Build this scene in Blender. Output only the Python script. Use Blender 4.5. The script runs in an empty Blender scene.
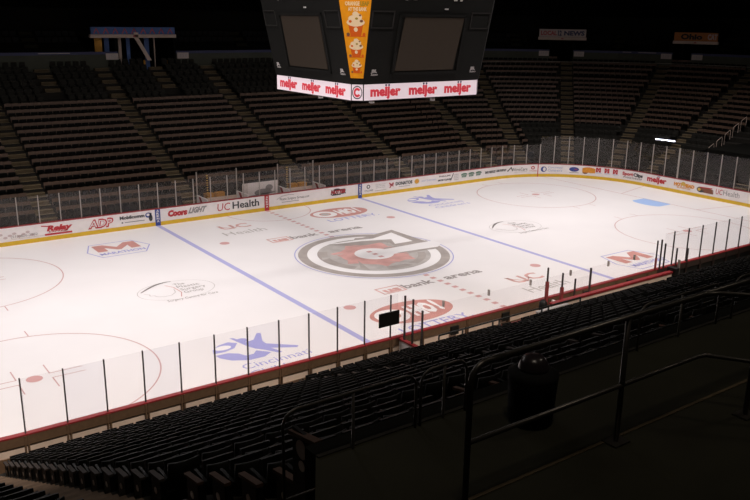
import bpy, math, random
import numpy as np
from mathutils import Vector, Matrix
random.seed(7)
PI = math.pi
sc = bpy.context.scene
COL = sc.collection

# ------------------------------------------------------------------ camera
CAMP = (-26.336, -36.700, 13.106); YAW, PIT, ROL, FPX = 0.6235574, -0.2774635, 0.0137668, 813.036
cy, sy = math.cos(YAW), math.sin(YAW); cp, sp = math.cos(PIT), math.sin(PIT)
FW = Vector((sy*cp, cy*cp, sp)); RT0 = Vector((cy, -sy, 0)); UP0 = RT0.cross(FW)
RT = math.cos(ROL)*RT0 + math.sin(ROL)*UP0; UP = -math.sin(ROL)*RT0 + math.cos(ROL)*UP0
cam = bpy.data.cameras.new('camera'); cam.sensor_width = 36; cam.lens = 36*FPX/750; cam.clip_end = 400
co = bpy.data.objects.new('camera', cam); COL.objects.link(co)
M3 = Matrix((RT, UP, -FW)).transposed(); co.matrix_world = Matrix.Translation(CAMP) @ M3.to_4x4()
sc.camera = co

def in_frame(x, y, z, m=6):
    d = Vector((x, y, z)) - Vector(CAMP); w = d.dot(FW)
    if w < 1: return False, w
    u = 375 + FPX*d.dot(RT)/w; v = 250 - FPX*d.dot(UP)/w
    return (-m < u < 750+m and -m < v < 500+m), w

# ------------------------------------------------------------------ materials
MATS = {}
def mat(name, col, rough=.6, spec=.5, metal=0., emit=0., noise=0., nscale=8., bump=0., bscale=60.):
    if name in MATS: return MATS[name]
    m = bpy.data.materials.new(name); m.use_nodes = True; nt = m.node_tree; b = nt.nodes['Principled BSDF']
    b.inputs['Base Color'].default_value = (*col, 1); b.inputs['Roughness'].default_value = rough
    b.inputs['Specular IOR Level'].default_value = spec; b.inputs['Metallic'].default_value = metal
    tc = nt.nodes.new('ShaderNodeTexCoord')
    if noise > 0:
        n = nt.nodes.new('ShaderNodeTexNoise'); n.inputs['Scale'].default_value = nscale; n.inputs['Detail'].default_value = 5
        nt.links.new(tc.outputs['Object'], n.inputs['Vector'])
        r = nt.nodes.new('ShaderNodeMapRange'); r.inputs[1].default_value = .3; r.inputs[2].default_value = .7
        r.inputs[3].default_value = 1-noise; r.inputs[4].default_value = 1+noise*.6
        nt.links.new(n.outputs['Fac'], r.inputs[0])
        h = nt.nodes.new('ShaderNodeHueSaturation'); h.inputs['Color'].default_value = (*col, 1)
        nt.links.new(r.outputs[0], h.inputs['Value']); nt.links.new(h.outputs[0], b.inputs['Base Color'])
        if emit: nt.links.new(h.outputs[0], b.inputs['Emission Color'])
    if bump > 0:
        n2 = nt.nodes.new('ShaderNodeTexNoise'); n2.inputs['Scale'].default_value = bscale
        nt.links.new(tc.outputs['Object'], n2.inputs['Vector'])
        bp = nt.nodes.new('ShaderNodeBump'); bp.inputs['Strength'].default_value = bump
        nt.links.new(n2.outputs['Fac'], bp.inputs['Height']); nt.links.new(bp.outputs[0], b.inputs['Normal'])
    if emit:
        b.inputs['Emission Color'].default_value = (*col, 1); b.inputs['Emission Strength'].default_value = emit
    MATS[name] = m; return m
def glassmat(name, tint, haze, gl=.05):
    m = bpy.data.materials.new(name); m.use_nodes = True; nt = m.node_tree; nt.nodes.clear()
    o = nt.nodes.new('ShaderNodeOutputMaterial'); t = nt.nodes.new('ShaderNodeBsdfTransparent'); t.inputs[0].default_value = (*tint, 1)
    d = nt.nodes.new('ShaderNodeBsdfDiffuse'); d.inputs[0].default_value = (.75, .66, .60, 1)
    g = nt.nodes.new('ShaderNodeBsdfGlossy'); g.inputs['Roughness'].default_value = .08
    lw = nt.nodes.new('ShaderNodeLayerWeight'); f = nt.nodes.new('ShaderNodeMath'); f.operation = 'POWER'; f.inputs[1].default_value = 5
    f2 = nt.nodes.new('ShaderNodeMath'); f2.operation = 'MULTIPLY_ADD'; f2.inputs[1].default_value = .35; f2.inputs[2].default_value = .015
    nt.links.new(lw.outputs['Facing'], f.inputs[0]); nt.links.new(f.outputs[0], f2.inputs[0]); f = f2
    a = nt.nodes.new('ShaderNodeMixShader'); a.inputs[0].default_value = haze
    tc = nt.nodes.new('ShaderNodeTexCoord'); n = nt.nodes.new('ShaderNodeTexNoise'); n.inputs['Scale'].default_value = 1.3
    r = nt.nodes.new('ShaderNodeMapRange'); r.inputs[3].default_value = haze*.6; r.inputs[4].default_value = haze*1.4
    nt.links.new(tc.outputs['Object'], n.inputs['Vector']); nt.links.new(n.outputs['Fac'], r.inputs[0]); nt.links.new(r.outputs[0], a.inputs[0])
    b = nt.nodes.new('ShaderNodeMixShader')
    nt.links.new(t.outputs[0], a.inputs[1]); nt.links.new(d.outputs[0], a.inputs[2])
    nt.links.new(f.outputs[0], b.inputs[0]); nt.links.new(a.outputs[0], b.inputs[1]); nt.links.new(g.outputs[0], b.inputs[2])
    nt.links.new(b.outputs[0], o.inputs[0]); MATS[name] = m; return m

ICE = mat('ice', (.80, .775, .775), .38, .35, noise=.025, nscale=.35)
WHITE_ICE = mat('white ice paint', (.84, .82, .82), .4, .3)
ICE_RED = mat('red under ice', (.56, .27, .24), .45, .3, noise=.12, nscale=1.5)
ICE_LINE = mat('thin red line under ice', (.57, .36, .35), .45, .3)
ICE_DOT = mat('red dot under ice', (.60, .34, .33), .45, .3)
ICE_BLUE = mat('blue under ice', (.40, .40, .66), .45, .3)
ICE_LILAC = mat('lilac under ice', (.36, .36, .66), .45, .3)
ICE_CREASE = mat('crease blue', (.35, .50, .80), .45, .3)
ICE_GREY = mat('grey under ice', (.38, .34, .315), .45, .3, noise=.18, nscale=1.2)
ICE_LGREY = mat('light grey under ice', (.47, .44, .42), .45, .3, noise=.2, nscale=1.5)
ICE_TEXT = mat('dark lettering under ice', (.30, .27, .26), .45, .3)
ICE_PINK = mat('faded pink red under ice', (.64, .36, .33), .45, .3, noise=.2, nscale=1.2)
BOARD = mat('white board plastic', (.87, .82, .81), .35, .4, noise=.05, nscale=3)
KICK = mat('yellow kick plate', (.72, .46, .03), .4, .4, noise=.08, nscale=4)
CAPR = mat('red cap rail', (.28, .028, .032), .45, .25, noise=.08, nscale=4)
BRED = mat('board print red', (.50, .03, .04), .5); BBLUE = mat('board print blue', (.04, .07, .28), .5)
BBLK = mat('board print dark', (.05, .05, .05), .5); BGRY = mat('board print grey', (.33, .31, .31), .5)
BLBL = mat('board print pale blue', (.35, .42, .62), .5); BWHT = mat('board print white', (.8, .77, .76), .5)
BORG = mat('board print orange', (.75, .30, .03), .5, noise=.2, nscale=9); BBRN = mat('board print brown', (.22, .08, .04), .5)
BGRN = mat('board print green', (.05, .16, .09), .5); BGLD = mat('board print gold', (.65, .42, .08), .5)
BPINK = mat('board print pale pink', (.62, .50, .50), .5); BYEL = mat('board print yellow', (.8, .6, .1), .5)
FRAME = mat('brown painted frame', (.14, .085, .05), .6, .3, noise=.15); CREAM = mat('cream panel', (.74, .60, .50), .6, .3, noise=.12, nscale=2)
GREYM = mat('aluminium post', (.42, .38, .35), .45, .5, .3); DKPOST = mat('dark post', (.05, .042, .04), .5, .4)
REDP = mat('red padded post', (.32, .05, .05), .6); BLACK = mat('black paint', (.012, .012, .011), .5, .3); PUCK = mat('black rubber', (.007, .007, .007), .85, .1)
GLASS = glassmat('rink glass', (.965, .95, .94), .013); GLASSN = glassmat('clean rink glass', (.988, .984, .986), .010)
GLASSG = glassmat('scuffed rink glass', (.968, .968, .98), .018)
SEATB = mat('black seat plastic', (.0036, .0035, .0031), .5, .12); SEATBR = mat('brown seat plastic', (.100, .060, .040), .55, .3, noise=.15, nscale=.9)
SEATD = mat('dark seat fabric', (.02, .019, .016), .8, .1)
ARM = mat('worn armrest', (.035, .027, .023), .7, .2); ARMT = mat('tan armrest', (.05, .023, .012), .7, .2); PLATE = mat('pale number plate', (.55, .46, .38), .5)
CONC = mat('dark concrete', (.022, .02, .017), .9, .1, noise=.2); STEP = mat('worn step concrete', (.10, .075, .045), .85, .1, noise=.25, nscale=2)
STEPN = mat('brown step concrete', (.13, .09, .062), .85, .1, noise=.3, nscale=2.5); NOSE = mat('step nosing', (.28, .22, .12), .7)
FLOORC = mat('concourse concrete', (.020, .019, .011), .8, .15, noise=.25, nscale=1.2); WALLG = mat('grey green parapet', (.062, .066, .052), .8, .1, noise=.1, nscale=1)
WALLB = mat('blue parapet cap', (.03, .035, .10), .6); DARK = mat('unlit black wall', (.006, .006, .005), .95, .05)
RAILM = mat('black steel rail', (.07, .063, .056), .36, .5, .7); BEAM = mat('pale beam', (.50, .40, .34), .7, .1); SIGNW = mat('white sign board', (.42, .36, .34), .6)
LEDP = mat('lit message panel', (.64, .53, .57), .5, 0, emit=.62); LEDR = mat('lit red lettering', (.50, .045, .06), .5, 0, emit=.55); LEDB = mat('lit navy dots', (.04, .04, .09), .5, 0, emit=.2)
LEDO = mat('lit orange banner', (.44, .16, .008), .5, 0, emit=.72, noise=.1, nscale=3); LEDC = mat('lit cream print', (.55, .40, .24), .5, 0, emit=.5)
LEDD = mat('lit dark orange print', (.42, .07, .01), .5, 0, emit=.5); LEDY = mat('lit olive print', (.25, .16, .02), .5, 0, emit=.4)
SCREEN = mat('blank video screen', (.028, .02, .014), .6, .25, emit=0, noise=.06, nscale=6); SBODY = mat('scoreboard black cabinet', (.010, .010, .009), .6, .2, noise=.1); SBFR = mat('scoreboard trim', (.03, .028, .026), .5, .3)
SCREEN.node_tree.nodes['Principled BSDF'].inputs['Emission Color'].default_value = (.030, .021, .015, 1); SCREEN.node_tree.nodes['Principled BSDF'].inputs['Emission Strength'].default_value = .35  # screens are off; a faint glow is put into their material
MARKW = mat('white mark', (.6, .56, .55), .5); LAMPW = mat('lit lamp', (.85, .85, 1), .5, 0, emit=3.0); AMBER = mat('amber paint', (.55, .26, .02), .6)
SIGNO = mat('orange sign board', (.36, .115, .015), .6); SIGNBL = mat('blue sign board', (.05, .11, .30), .6); SIGNR = mat('dull red print', (.38, .07, .08), .6)

# ------------------------------------------------------------------ geometry helper
class G:
    def __init__(s): s.v = []; s.f = []; s.m = []
    def add(s, vs, fs, mi=0):
        o = len(s.v); s.v += [tuple(v) for v in vs]; s.f += [tuple(i+o for i in f) for f in fs]; s.m += [mi]*len(fs); return s
    def box(s, x0, x1, y0, y1, z0, z1, mi=0):
        return s.add([(x0,y0,z0),(x1,y0,z0),(x1,y1,z0),(x0,y1,z0),(x0,y0,z1),(x1,y0,z1),(x1,y1,z1),(x0,y1,z1)],
              [(0,3,2,1),(4,5,6,7),(0,1,5,4),(1,2,6,5),(2,3,7,6),(3,0,4,7)], mi)
    def hexa(s, b, t, mi=0):
        n = len(b); return s.add(list(b)+list(t), [tuple(range(n))[::-1], tuple(range(n, 2*n))]+[(i,(i+1)%n,n+(i+1)%n,n+i) for i in range(n)], mi)
    def prism(s, pts, z0, z1, mi=0): return s.hexa([(x,y,z0) for x,y in pts], [(x,y,z1) for x,y in pts], mi)
    def tube(s, path, r, n=8, mi=0):
        P = [Vector(p) for p in path]; rings = []
        for i, p in enumerate(P):
            t = (P[min(i+1, len(P)-1)]-P[max(i-1, 0)]).normalized()
            a = t.cross(Vector((0,0,1)));  a = t.cross(Vector((1,0,0))) if a.length < .05 else a
            a.normalize(); b = t.cross(a)
            rings.append([p + r*(math.cos(2*PI*k/n)*a+math.sin(2*PI*k/n)*b) for k in range(n)])
        vs = [q for rr in rings for q in rr]; fs = []
        for i in range(len(P)-1):
            for k in range(n): fs.append((i*n+k, i*n+(k+1)%n, (i+1)*n+(k+1)%n, (i+1)*n+k))
        fs += [tuple(range(n))[::-1], tuple((len(P)-1)*n+k for k in range(n))]
        return s.add(vs, fs, mi)
    def lathe(s, prof, c, n=24, mi=0):
        vs = [(c[0]+r*math.cos(2*PI*k/n), c[1]+r*math.sin(2*PI*k/n), c[2]+z) for r, z in prof for k in range(n)]
        fs = [(i*n+k, i*n+(k+1)%n, (i+1)*n+(k+1)%n, (i+1)*n+k) for i in range(len(prof)-1) for k in range(n)]
        fs += [tuple(range(n))[::-1], tuple((len(prof)-1)*n+k for k in range(n))]
        return s.add(vs, fs, mi)
    def ring(s, cx, cy_, r0, r1, z, a0=0, a1=2*PI, n=72, mi=0, rx=1, ry=1):
        full = abs(a1-a0-2*PI) < 1e-6; vs = []
        for k in range(n+1):
            a = a0+(a1-a0)*k/n
            vs += [(cx+rx*r0*math.cos(a), cy_+ry*r0*math.sin(a), z), (cx+rx*r1*math.cos(a), cy_+ry*r1*math.sin(a), z)]
        return s.add(vs, [(2*k, 2*k+1, 2*k+3, 2*k+2) for k in range(n)], mi)
    def disc(s, cx, cy_, r, z, n=40, mi=0, rx=1, ry=1):
        return s.add([(cx+rx*r*math.cos(2*PI*k/n), cy_+ry*r*math.sin(2*PI*k/n), z) for k in range(n)], [tuple(range(n))], mi)
    def poly(s, pts, z, mi=0):
        a = sum(pts[i][0]*pts[(i+1)%len(pts)][1]-pts[(i+1)%len(pts)][0]*pts[i][1] for i in range(len(pts)))
        if a < 0: pts = pts[::-1]
        return s.add([(x,y,z) for x,y in pts], [tuple(range(len(pts)))], mi)
    def line(s, pts, w, z, mi=0, close=False):
        P = list(pts)+([pts[0]] if close else [])
        for a, b in zip(P[:-1], P[1:]):
            d = Vector((b[0]-a[0], b[1]-a[1])); 
            if d.length < 1e-6: continue
            d.normalize(); n = Vector((-d.y, d.x))*w/2; e = d*w*.4
            s.add([(a[0]-e.x-n.x,a[1]-e.y-n.y,z),(b[0]+e.x-n.x,b[1]+e.y-n.y,z),(b[0]+e.x+n.x,b[1]+e.y+n.y,z),(a[0]-e.x+n.x,a[1]-e.y+n.y,z)], [(0,1,2,3)], mi)
        return s
    def map(s, fn): s.v = [tuple(fn(*v)) for v in s.v]; return s
    def mesh(s, name, mats, smooth=False):
        me = bpy.data.meshes.new(name); me.from_pydata(s.v, [], s.f)
        for m in (mats if isinstance(mats, (list, tuple)) else [mats]): me.materials.append(m)
        me.polygons.foreach_set('material_index', s.m)
        if smooth: me.polygons.foreach_set('use_smooth', [True]*len(s.f))
        me.update(); return me
    def obj(s, name, mats, parent=None, loc=None, rz=0, smooth=False):
        o = bpy.data.objects.new(name, s.mesh(name, mats, smooth)); COL.objects.link(o)
        if parent: o.parent = parent
        if loc is not None: o.location = loc
        o.rotation_euler.z = rz; return o

def tag(o, label=None, cat=None, group=None, kind=None):
    if label: o['label'] = label
    if cat: o['category'] = cat
    if group: o['group'] = group
    if kind: o['kind'] = kind
    return o
def empty(name, loc=(0,0,0), rz=0):
    o = bpy.data.objects.new(name, None); COL.objects.link(o); o.location = loc; o.rotation_euler.z = rz; o.empty_display_size = .1; return o
_tc = {}
def text_geo(txt, bold=0., shear=0., sx=1.):
    """unit-height text: returns (verts2d, faces, width), baseline at 0, cap height 1, x from 0"""
    key = (txt, bold, shear)
    if key not in _tc:
        cu = bpy.data.curves.new('t', 'FONT'); cu.body = txt; cu.size = 1; cu.offset = bold; cu.shear = shear; cu.resolution_u = 2; cu.fill_mode = 'FRONT'
        o = bpy.data.objects.new('t', cu); COL.objects.link(o)
        dg = bpy.context.evaluated_depsgraph_get(); me = bpy.data.meshes.new_from_object(o.evaluated_get(dg))
        vs = [(v.co.x, v.co.y) for v in me.vertices]; fs = [tuple(p.vertices) for p in me.polygons]
        bpy.data.objects.remove(o); bpy.data.curves.remove(cu); bpy.data.meshes.remove(me)
        x0 = min(v[0] for v in vs); x1 = max(v[0] for v in vs)
        _tc[key] = ([((x-x0)/.70, y/.70) for x, y in vs], fs, (x1-x0)/.70)
    return _tc[key]
def put_text(g, txt, x0, x1, y0, h, z, mi=0, bold=0., shear=0.):
    vs, fs, w = text_geo(txt, bold, shear); k = (x1-x0)/w
    g.add([(x0+x*k, y0+y*h, z) for x, y in vs], fs, mi)

# ------------------------------------------------------------------ rink contour
HX, HY, RC = 30.6, 13.0, 8.6
LST, LEN, LARC = 2*(HX-RC), 2*(HY-RC), RC*PI/2
S_END = HX-RC+LARC; S_NC = S_END+LEN; S_NEAR = S_NC+LARC          # far side: s = x
def cont(s, d=0.):
    """point and inward normal on the contour offset outwards by d (arc-length measured at the boards)"""
    a = HX-RC; b = HY-RC; tot = 2*LST+2*LEN+4*LARC
    s = (s+a) % tot - a
    segs = [(LST, 'L', (-a, HY), (1,0)), (LARC, 'A', (a, b), 90), (LEN, 'L', (HX, b), (0,-1)), (LARC, 'A', (a,-b), 0),
            (LST, 'L', (a,-HY), (-1,0)), (LARC, 'A', (-a,-b), -90), (LEN, 'L', (-HX,-b), (0,1)), (LARC, 'A', (-a, b), 180)]
    t = s+a
    for L, k, p, q in segs:
        if t <= L+1e-9:
            if k == 'L':
                tx, ty = q; ox, oy = -ty, tx
                return p[0]+tx*t+ox*d, p[1]+ty*t+oy*d, -ox, -oy
            an = math.radians(q) - t/RC; c, sn = math.cos(an), math.sin(an)
            return p[0]+(RC+d)*c, p[1]+(RC+d)*sn, -c, -sn
        t -= L
    return -a, HY+d, 0, -1
def sweep(g, s0, s1, prof, mi=0, step=.4, caps=True):
    """sweep closed profile [(d,z)] along the contour"""
    n = max(1, int(math.ceil((s1-s0)/step))); ss = [s0+(s1-s0)*i/n for i in range(n+1)]; m = len(prof)
    vs = []
    for s in ss:
        for d, z in prof:
            x, y, _, _ = cont(s, d); vs.append((x, y, z))
    fs = [(i*m+k, (i+1)*m+k, (i+1)*m+(k+1)%m, i*m+(k+1)%m) for i in range(n) for k in range(m)]
    if caps: fs += [tuple(range(m)), tuple(n*m+k for k in range(m))[::-1]]
    return g.add(vs, fs, mi)
def rectp(d0, d1, z0, z1): return [(d0,z0),(d0,z1),(d1,z1),(d1,z0)]

# ------------------------------------------------------------------ ice
pts = [cont(s*.5, .02)[:2] for s in range(int(-(HX-RC)*2), int((2*LST+2*LEN+4*LARC-(HX-RC))*2))]
g = G(); g.prism(pts[::-1], -.12, 0); ice = g.obj('floor', ICE); tag(ice, 'white painted ice sheet of the hockey rink', 'ice', kind='structure')
BLX, NX, EX, GX, DY = 7.93, 6.21, 20.36, 26.48, 6.75
Z1, Z2, Z3, Z4, Z5 = .004, .008, .012, .016, .020
def icepart(name, g, mats, label=None):
    o = g.obj(name, mats, ice)
    if label: o['label'] = label
    return o
for x in (-BLX, BLX): g = G(); g.box(x-.15, x+.15, -12.98, 12.98, .001, Z1); icepart('blue_line', g, ICE_BLUE)
g = G(); y = 12.9
while y > -12.9:
    if not (abs(y-.13) < 4.5 and abs(y-.13) > .75): g.box(-.15, .15, y-.27, y, .001, Z5+.006 if abs(y) < 1 else Z1)
    y -= .585
icepart('center_line', g, ICE_DOT, 'dashed red centre line')
for x in (-GX, GX):
    L = math.sqrt(RC**2-(GX-22)**2)+4.4
    g = G(); g.box(x-.03, x+.03, -L, L, .001, Z1); icepart('goal_line', g, ICE_LINE)
    sg = 1 if x > 0 else -1
    g = G(); pp = [(x, 1.22), (x-sg*1.3, 1.22)]+[(x-sg*(1.3+.52*math.cos(a*PI/16)), -1.22*math.sin(a*PI/16)) for a in range(-8, 9)]+[(x-sg*1.3, -1.22), (x, -1.22)]
    g.poly(pp, Z1); icepart('goal_crease', g, ICE_CREASE)
    for k in (-1, 1):
        g = G(); g.line([(x, k*3.35), (sg*30.5, k*4.27)], .06, Z1); icepart('trapezoid_line', g, ICE_LINE)
g = G(); g.ring(0, 0, 4.54, 4.60, Z4+.002, n=120); icepart('center_circle', g, ICE_LILAC)
g = G(); g.ring(0, 13, 3.02, 3.08, Z1, PI, 2*PI); icepart('referee_crease', g, ICE_LINE)
for x in (-NX, NX):
    for y in (-DY, DY): g = G(); g.disc(x, y, .30, Z1); icepart('faceoff_dot', g, ICE_DOT)
for x in (-EX, EX):
    for y in (-DY, DY):
        g = G(); g.disc(x, y, .30, Z1); icepart('faceoff_dot', g, ICE_DOT)
        g = G(); g.ring(x, y, 4.54, 4.60, Z1, n=96)
        for a in (-1, 1):
            for b in (-1, 1):
                g.line([(x+a*.6+a*1.2, y+b*.23), (x+a*.6, y+b*.23), (x+a*.6, y+b*(.23+.9))], .05, Z1)
                g.line([(x+a*.85, y+b*4.57), (x+a*.85, y+b*5.2)], .05, Z1)
        icepart('faceoff_circle', g, ICE_LINE)
# centre logo
g = G()
g.disc(0, 0, 4.38, Z1, 96, 0)                             # grey outer
g.disc(0, 0, 3.86, Z2, 96, 1)                             # white C band
g.disc(.0, 0, 3.28, Z3, 96, 2)                            # light grey core
g.ring(0, 0, 1.2, 3.28, Z3+.001, math.radians(35), math.radians(100), 40, 0)
g.ring(0, 0, 2.7, 3.28, Z3+.001, math.radians(140), math.radians(215), 40, 0); g.ring(0, 0, 2.55, 3.0, Z3+.002, math.radians(250), math.radians(335), 40, 0)
star = []
for k in range(20):
    a = 2*PI*k/20; star.append(((2.55 if k % 2 else 2.05)*math.cos(a), (2.45 if k % 2 else 2.0)*math.sin(a)))
g.disc(-.05, -.1, 2.0, Z4, 60, 3)
for k in range(7):
    a = 2*PI*k/7+.3; g.poly([(1.7*math.cos(a), 1.7*math.sin(a)), (2.55*math.cos(a+.5), 2.55*math.sin(a+.5)), (1.85*math.cos(a+.95), 1.85*math.sin(a+.95))], Z4+.0005, 3)
for k in range(6):
    a = 2*PI*k/6+.9; g.poly([(3.25*math.cos(a), 3.25*math.sin(a)), (1.7*math.cos(a-.5), 1.7*math.sin(a-.5)), (3.1*math.cos(a-.18), 3.1*math.sin(a-.18))], Z4+.001, 0 if k % 2 else 2)
# opening of the C on the right and its pointed upper serif
g.poly([(1.0, 3.45), (1.45, 3.3), (4.15, 3.9), (4.25, .75), (3.0, .55), (2.0, .8), (2.2, 1.5), (.2, 2.6)], Z4+.002, 0)
g.poly([(-1.2, 3.15), (.7, 3.05), (1.9, 2.8), (3.72, 3.35), (3.62, 1.0), (2.3, 1.05), (2.75, 2.05), (1.0, 2.65), (-.6, 2.9)], Z4+.003, 1)
g.poly([(.2, .45), (4.75, .42), (4.70, -.40), (3.95, -.95), (.4, -.6)], Z4+.004, 1)
g.line([(1.2, .58), (4.3, .55)], .2, Z4+.0035, 0)
g.poly([(1.2, -.55), (4.1, -.85), (3.9, -1.15), (1.5, -.75)], Z4+.0045, 0)
g.disc(0, 0, 1.14, Z5+.002, 60, 1); icepart('center_logo', g, [ICE_GREY, WHITE_ICE, ICE_LGREY, ICE_PINK], 'large grey, white and red letter C logo at centre ice')
def hexlogo(cx, cy_, name='hexagon_logo'):
    g = G(); w, h = 1.82, 1.42
    hx = [(-w, -.1), (-1.3, h), (1.15, h), (w, -.1), (1.15, -h), (-1.35, -h)]
    g.line([(cx+x, cy_+y) for x, y in hx], .07, Z1, 1, True)
    M = [(-1.25,-.45),(-1.25,1.1),(-.62,1.1),(0,.25),(.62,1.1),(1.25,1.1),(1.25,-.45),(.68,-.45),(.68,.38),(.12,-.38),(-.12,-.38),(-.68,.38),(-.68,-.45)]
    M = [(x, y*.92+.12) for x, y in M]
    g.add([(cx+x, cy_+y, Z2) for x, y in M], [(0,1,2,11,12), (2,3,10,11), (3,4,8,9), (3,9,10), (4,5,6,7,8)], 0)
    put_text(g, 'MARATHON', cx-1.3, cx+1.3, cy_-1.0, .42, Z2, 1, .03)
    icepart(name, g, [ICE_RED, ICE_LILAC], 'red letter M above blue lettering in a blue hexagon')
hexlogo(-11.85, 9.08); hexlogo(12.05, -9.02)
def psg(cx, cy_):
    g = G(); g.ring(cx-.1, cy_+.1, .985, 1.0, Z1, 0, 2*PI, 60, 2, 1.95, 1.42)
    arc = [(cx-1.75+3.0*t*.62, cy_+.55+.95*math.sin(t*PI*.55)) for t in [i/10 for i in range(11)]]
    for i in range(10): g.line([arc[i], arc[i+1]], .05+.09*math.sin(PI*(i+1)/11), Z2, 0)
    face = [(-1.7,.25),(-1.5,.05),(-1.55,-.15),(-1.35,-.2),(-1.3,-.42),(-1.0,-.6),(-.6,-.55),(-.3,-.25),(-.2,.2)]
    g.line([(cx+x, cy_+y) for x, y in face], .035, Z2, 2)
    g.line([(cx-.35, cy_+1.0), (cx-.1, cy_+.5), (cx-.05, cy_-.4), (cx-.3, cy_-1.0)], .05, Z2, 1)
    for i, (t, w) in enumerate((('The', .55), ('Plastic', 1.15), ('Surgery', 1.3), ('Group', 1.0))):
        put_text(g, t, cx+.05, cx+.05+w, cy_+.72-.45*i, .33, Z2, 0, .0)
    put_text(g, 'Surgery Centre for Care', cx-1.15, cx+1.45, cy_-1.45, .28, Z2, 0, 0., .3)
    icepart('surgery_group_logo', g, [ICE_TEXT, ICE_PINK, ICE_LGREY], 'faint grey line drawing of a face beside four lines of lettering')
psg(-11.85, .05); psg(11.75, .15)
def childrens(cx, cy_, sc_=1.):
    g = G(); P = lambda l: [(cx+x*sc_, cy_+y*sc_) for x, y in l]
    g.poly(P([(-1.75,.25),(-1.6,.65),(-1.2,.98),(-.7,1.1),(-.4,.8),(-.75,.35),(-1.25,.2)]), Z1, 0)
    g.disc(cx-1.15*sc_, cy_+.62*sc_, .28*sc_, Z2, 20, 1, 1.3, .8)
    g.poly(P([(-1.75,.05),(-1.2,.02),(-.85,-.25),(-.7,-.6),(-.35,-.62),(-.1,-.35),(.35,-.85),(-.1,-1.12),(-.8,-1.1),(-1.4,-.75),(-1.7,-.3)]), Z1, 0)
    g.disc(cx-.1*sc_, cy_+.95*sc_, .24*sc_, Z2, 20, 0)
    g.poly(P([(-.45,1.45),(-.3,1.4),(-.05,.7),(.35,.75),(.8,1.35),(.98,1.3),(.62,.45),(.6,.1),(1.65,-.85),(1.5,-1.0),(.55,-.45),(.75,-1.05),(.6,-1.12),(.2,-.45),(-.05,-.15),(-.2,.25)]), Z1, 0)
    put_text(g, 'Cincinnati', cx-1.35*sc_, cx+1.75*sc_, cy_-1.85*sc_, .5*sc_, Z1, 0, 0)
    put_text(g, "Children's", cx-1.35*sc_, cx+1.75*sc_, cy_-2.6*sc_, .5*sc_, Z1, 0, 0)
    icepart('children_logo', g, [ICE_LILAC, WHITE_ICE], 'lilac leaping figure with ball above lettering')
childrens(-12.15, -8.55, .98); childrens(12.1, 9.75, 1.02)
def uchealth(cx, cy_):
    g = G()
    for k, a in (('U', -.95), ('C', .15)): put_text(g, k, cx+a, cx+a+.95, cy_+.45, .95, Z1, 0, .02)
    g.line([(cx-.95, cy_+1.4), (cx-.2, cy_+.45), (cx+.3, cy_+.9)], .08, Z1, 0)
    put_text(g, 'Health', cx-1.4, cx+1.45, cy_-1.05, .85, Z1, 1, .0)
    icepart('health_logo', g, [ICE_PINK, ICE_LGREY], 'pale red monogram above grey lettering')
uchealth(-3.95, 9.25); uchealth(4.05, -8.95)
def bank(cy_):
    g = G(); h = .62
    g.line([(-3.7, cy_-.12), (-2.35, cy_-.12), (-2.35, cy_+h+.1), (-3.7, cy_+h+.1)], .09, Z1, 0, True)
    put_text(g, 'us', -3.5, -2.5, cy_, h*.95, Z1, 0, .05); put_text(g, 'bank', -2.25, -.35, cy_, h, Z1, 1, .03); put_text(g, 'arena', .45, 2.95, cy_, h, Z1, 1, .03)
    icepart('bank_lettering', g, [ICE_PINK, ICE_TEXT], 'bank arena lettering with a red outlined box')
bank(5.4); bank(-6.0)
def lottery(cx, cy_):
    g = G(); g.disc(cx, cy_, 1, Z1, 60, 0, 2.25, 1.28)
    g.ring(cx-1.15, cy_, .42, .85, Z2, 0, 2*PI, 40, 1, 1.0, .95); g.disc(cx-1.15, cy_, .3, Z2, 20, 2)
    put_text(g, 'HIO', cx-.2, cx+1.25, cy_-.55, 1.2, Z2, 1, .07, .15); put_text(g, '!', cx+1.35, cx+1.65, cy_-.5, 1.25, Z2, 1, .06, .2)
    put_text(g, 'LOTTERY.', cx-1.95, cx+2.05, cy_-2.05, .62, Z1, 3, .01)
    icepart('lottery_logo', g, [ICE_RED, WHITE_ICE, ICE_LGREY, ICE_LILAC], 'red oval with white letters above lilac lettering')
lottery(4.0, 9.85); lottery(-4.05, -8.75)

# ------------------------------------------------------------------ boards + glass
ZB = 1.13
def boards(name, s0, s1, label, face=True):
    r = empty(name, cont((s0+s1)/2, .1)[:2]+(0,)); tag(r, label, 'rink boards', 'dasher boards around the ice'); inv = Matrix.Translation(-r.location)
    def part(nm, g, m, lab=None):
        g.map(lambda x, y, z: (x-r.location.x, y-r.location.y, z)); o = g.obj(nm, m, r)
        if lab: o['label'] = lab
        return o
    g = G(); sweep(g, s0, s1, rectp(0, .05, .24, ZB-.045)); part('face_panel', g, BOARD)
    g = G(); sweep(g, s0, s1, rectp(-.02, .05, 0, .25)); part('kick_plate', g, KICK, 'yellow kick plate along the ice')
    g = G(); sweep(g, s0, s1, rectp(-.025, .17, ZB-.045, ZB)); part('cap_rail', g, CAPR, 'red cap rail')
    return r, part
def frameback(part, s0, s1, posts, FRAME=FRAME, CREAM=CREAM):
    g = G(); sweep(g, s0, s1, rectp(.05, .16, .78, ZB-.05)); sweep(g, s0, s1, rectp(.05, .16, .0, .46)); part('back_frame', g, FRAME)
    g = G(); sweep(g, s0, s1, rectp(.05, .09, .46, .78)); part('back_panel', g, CREAM)
    for s in posts:
        g = G(); sweep(g, s-.07, s-.02, rectp(.05, .19, 0, ZB-.05)); sweep(g, s+.02, s+.07, rectp(.05, .19, 0, ZB-.05)); part('back_upright', g, FRAME)
def post(part, s, z1, mt, w=.032, d=.07, z0=ZB, lab=None):
    g = G(); sweep(g, s-w/2, s+w/2, rectp(d-.02, d+.04, z0, z1)); part('glass_post', g, mt, lab)
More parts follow.
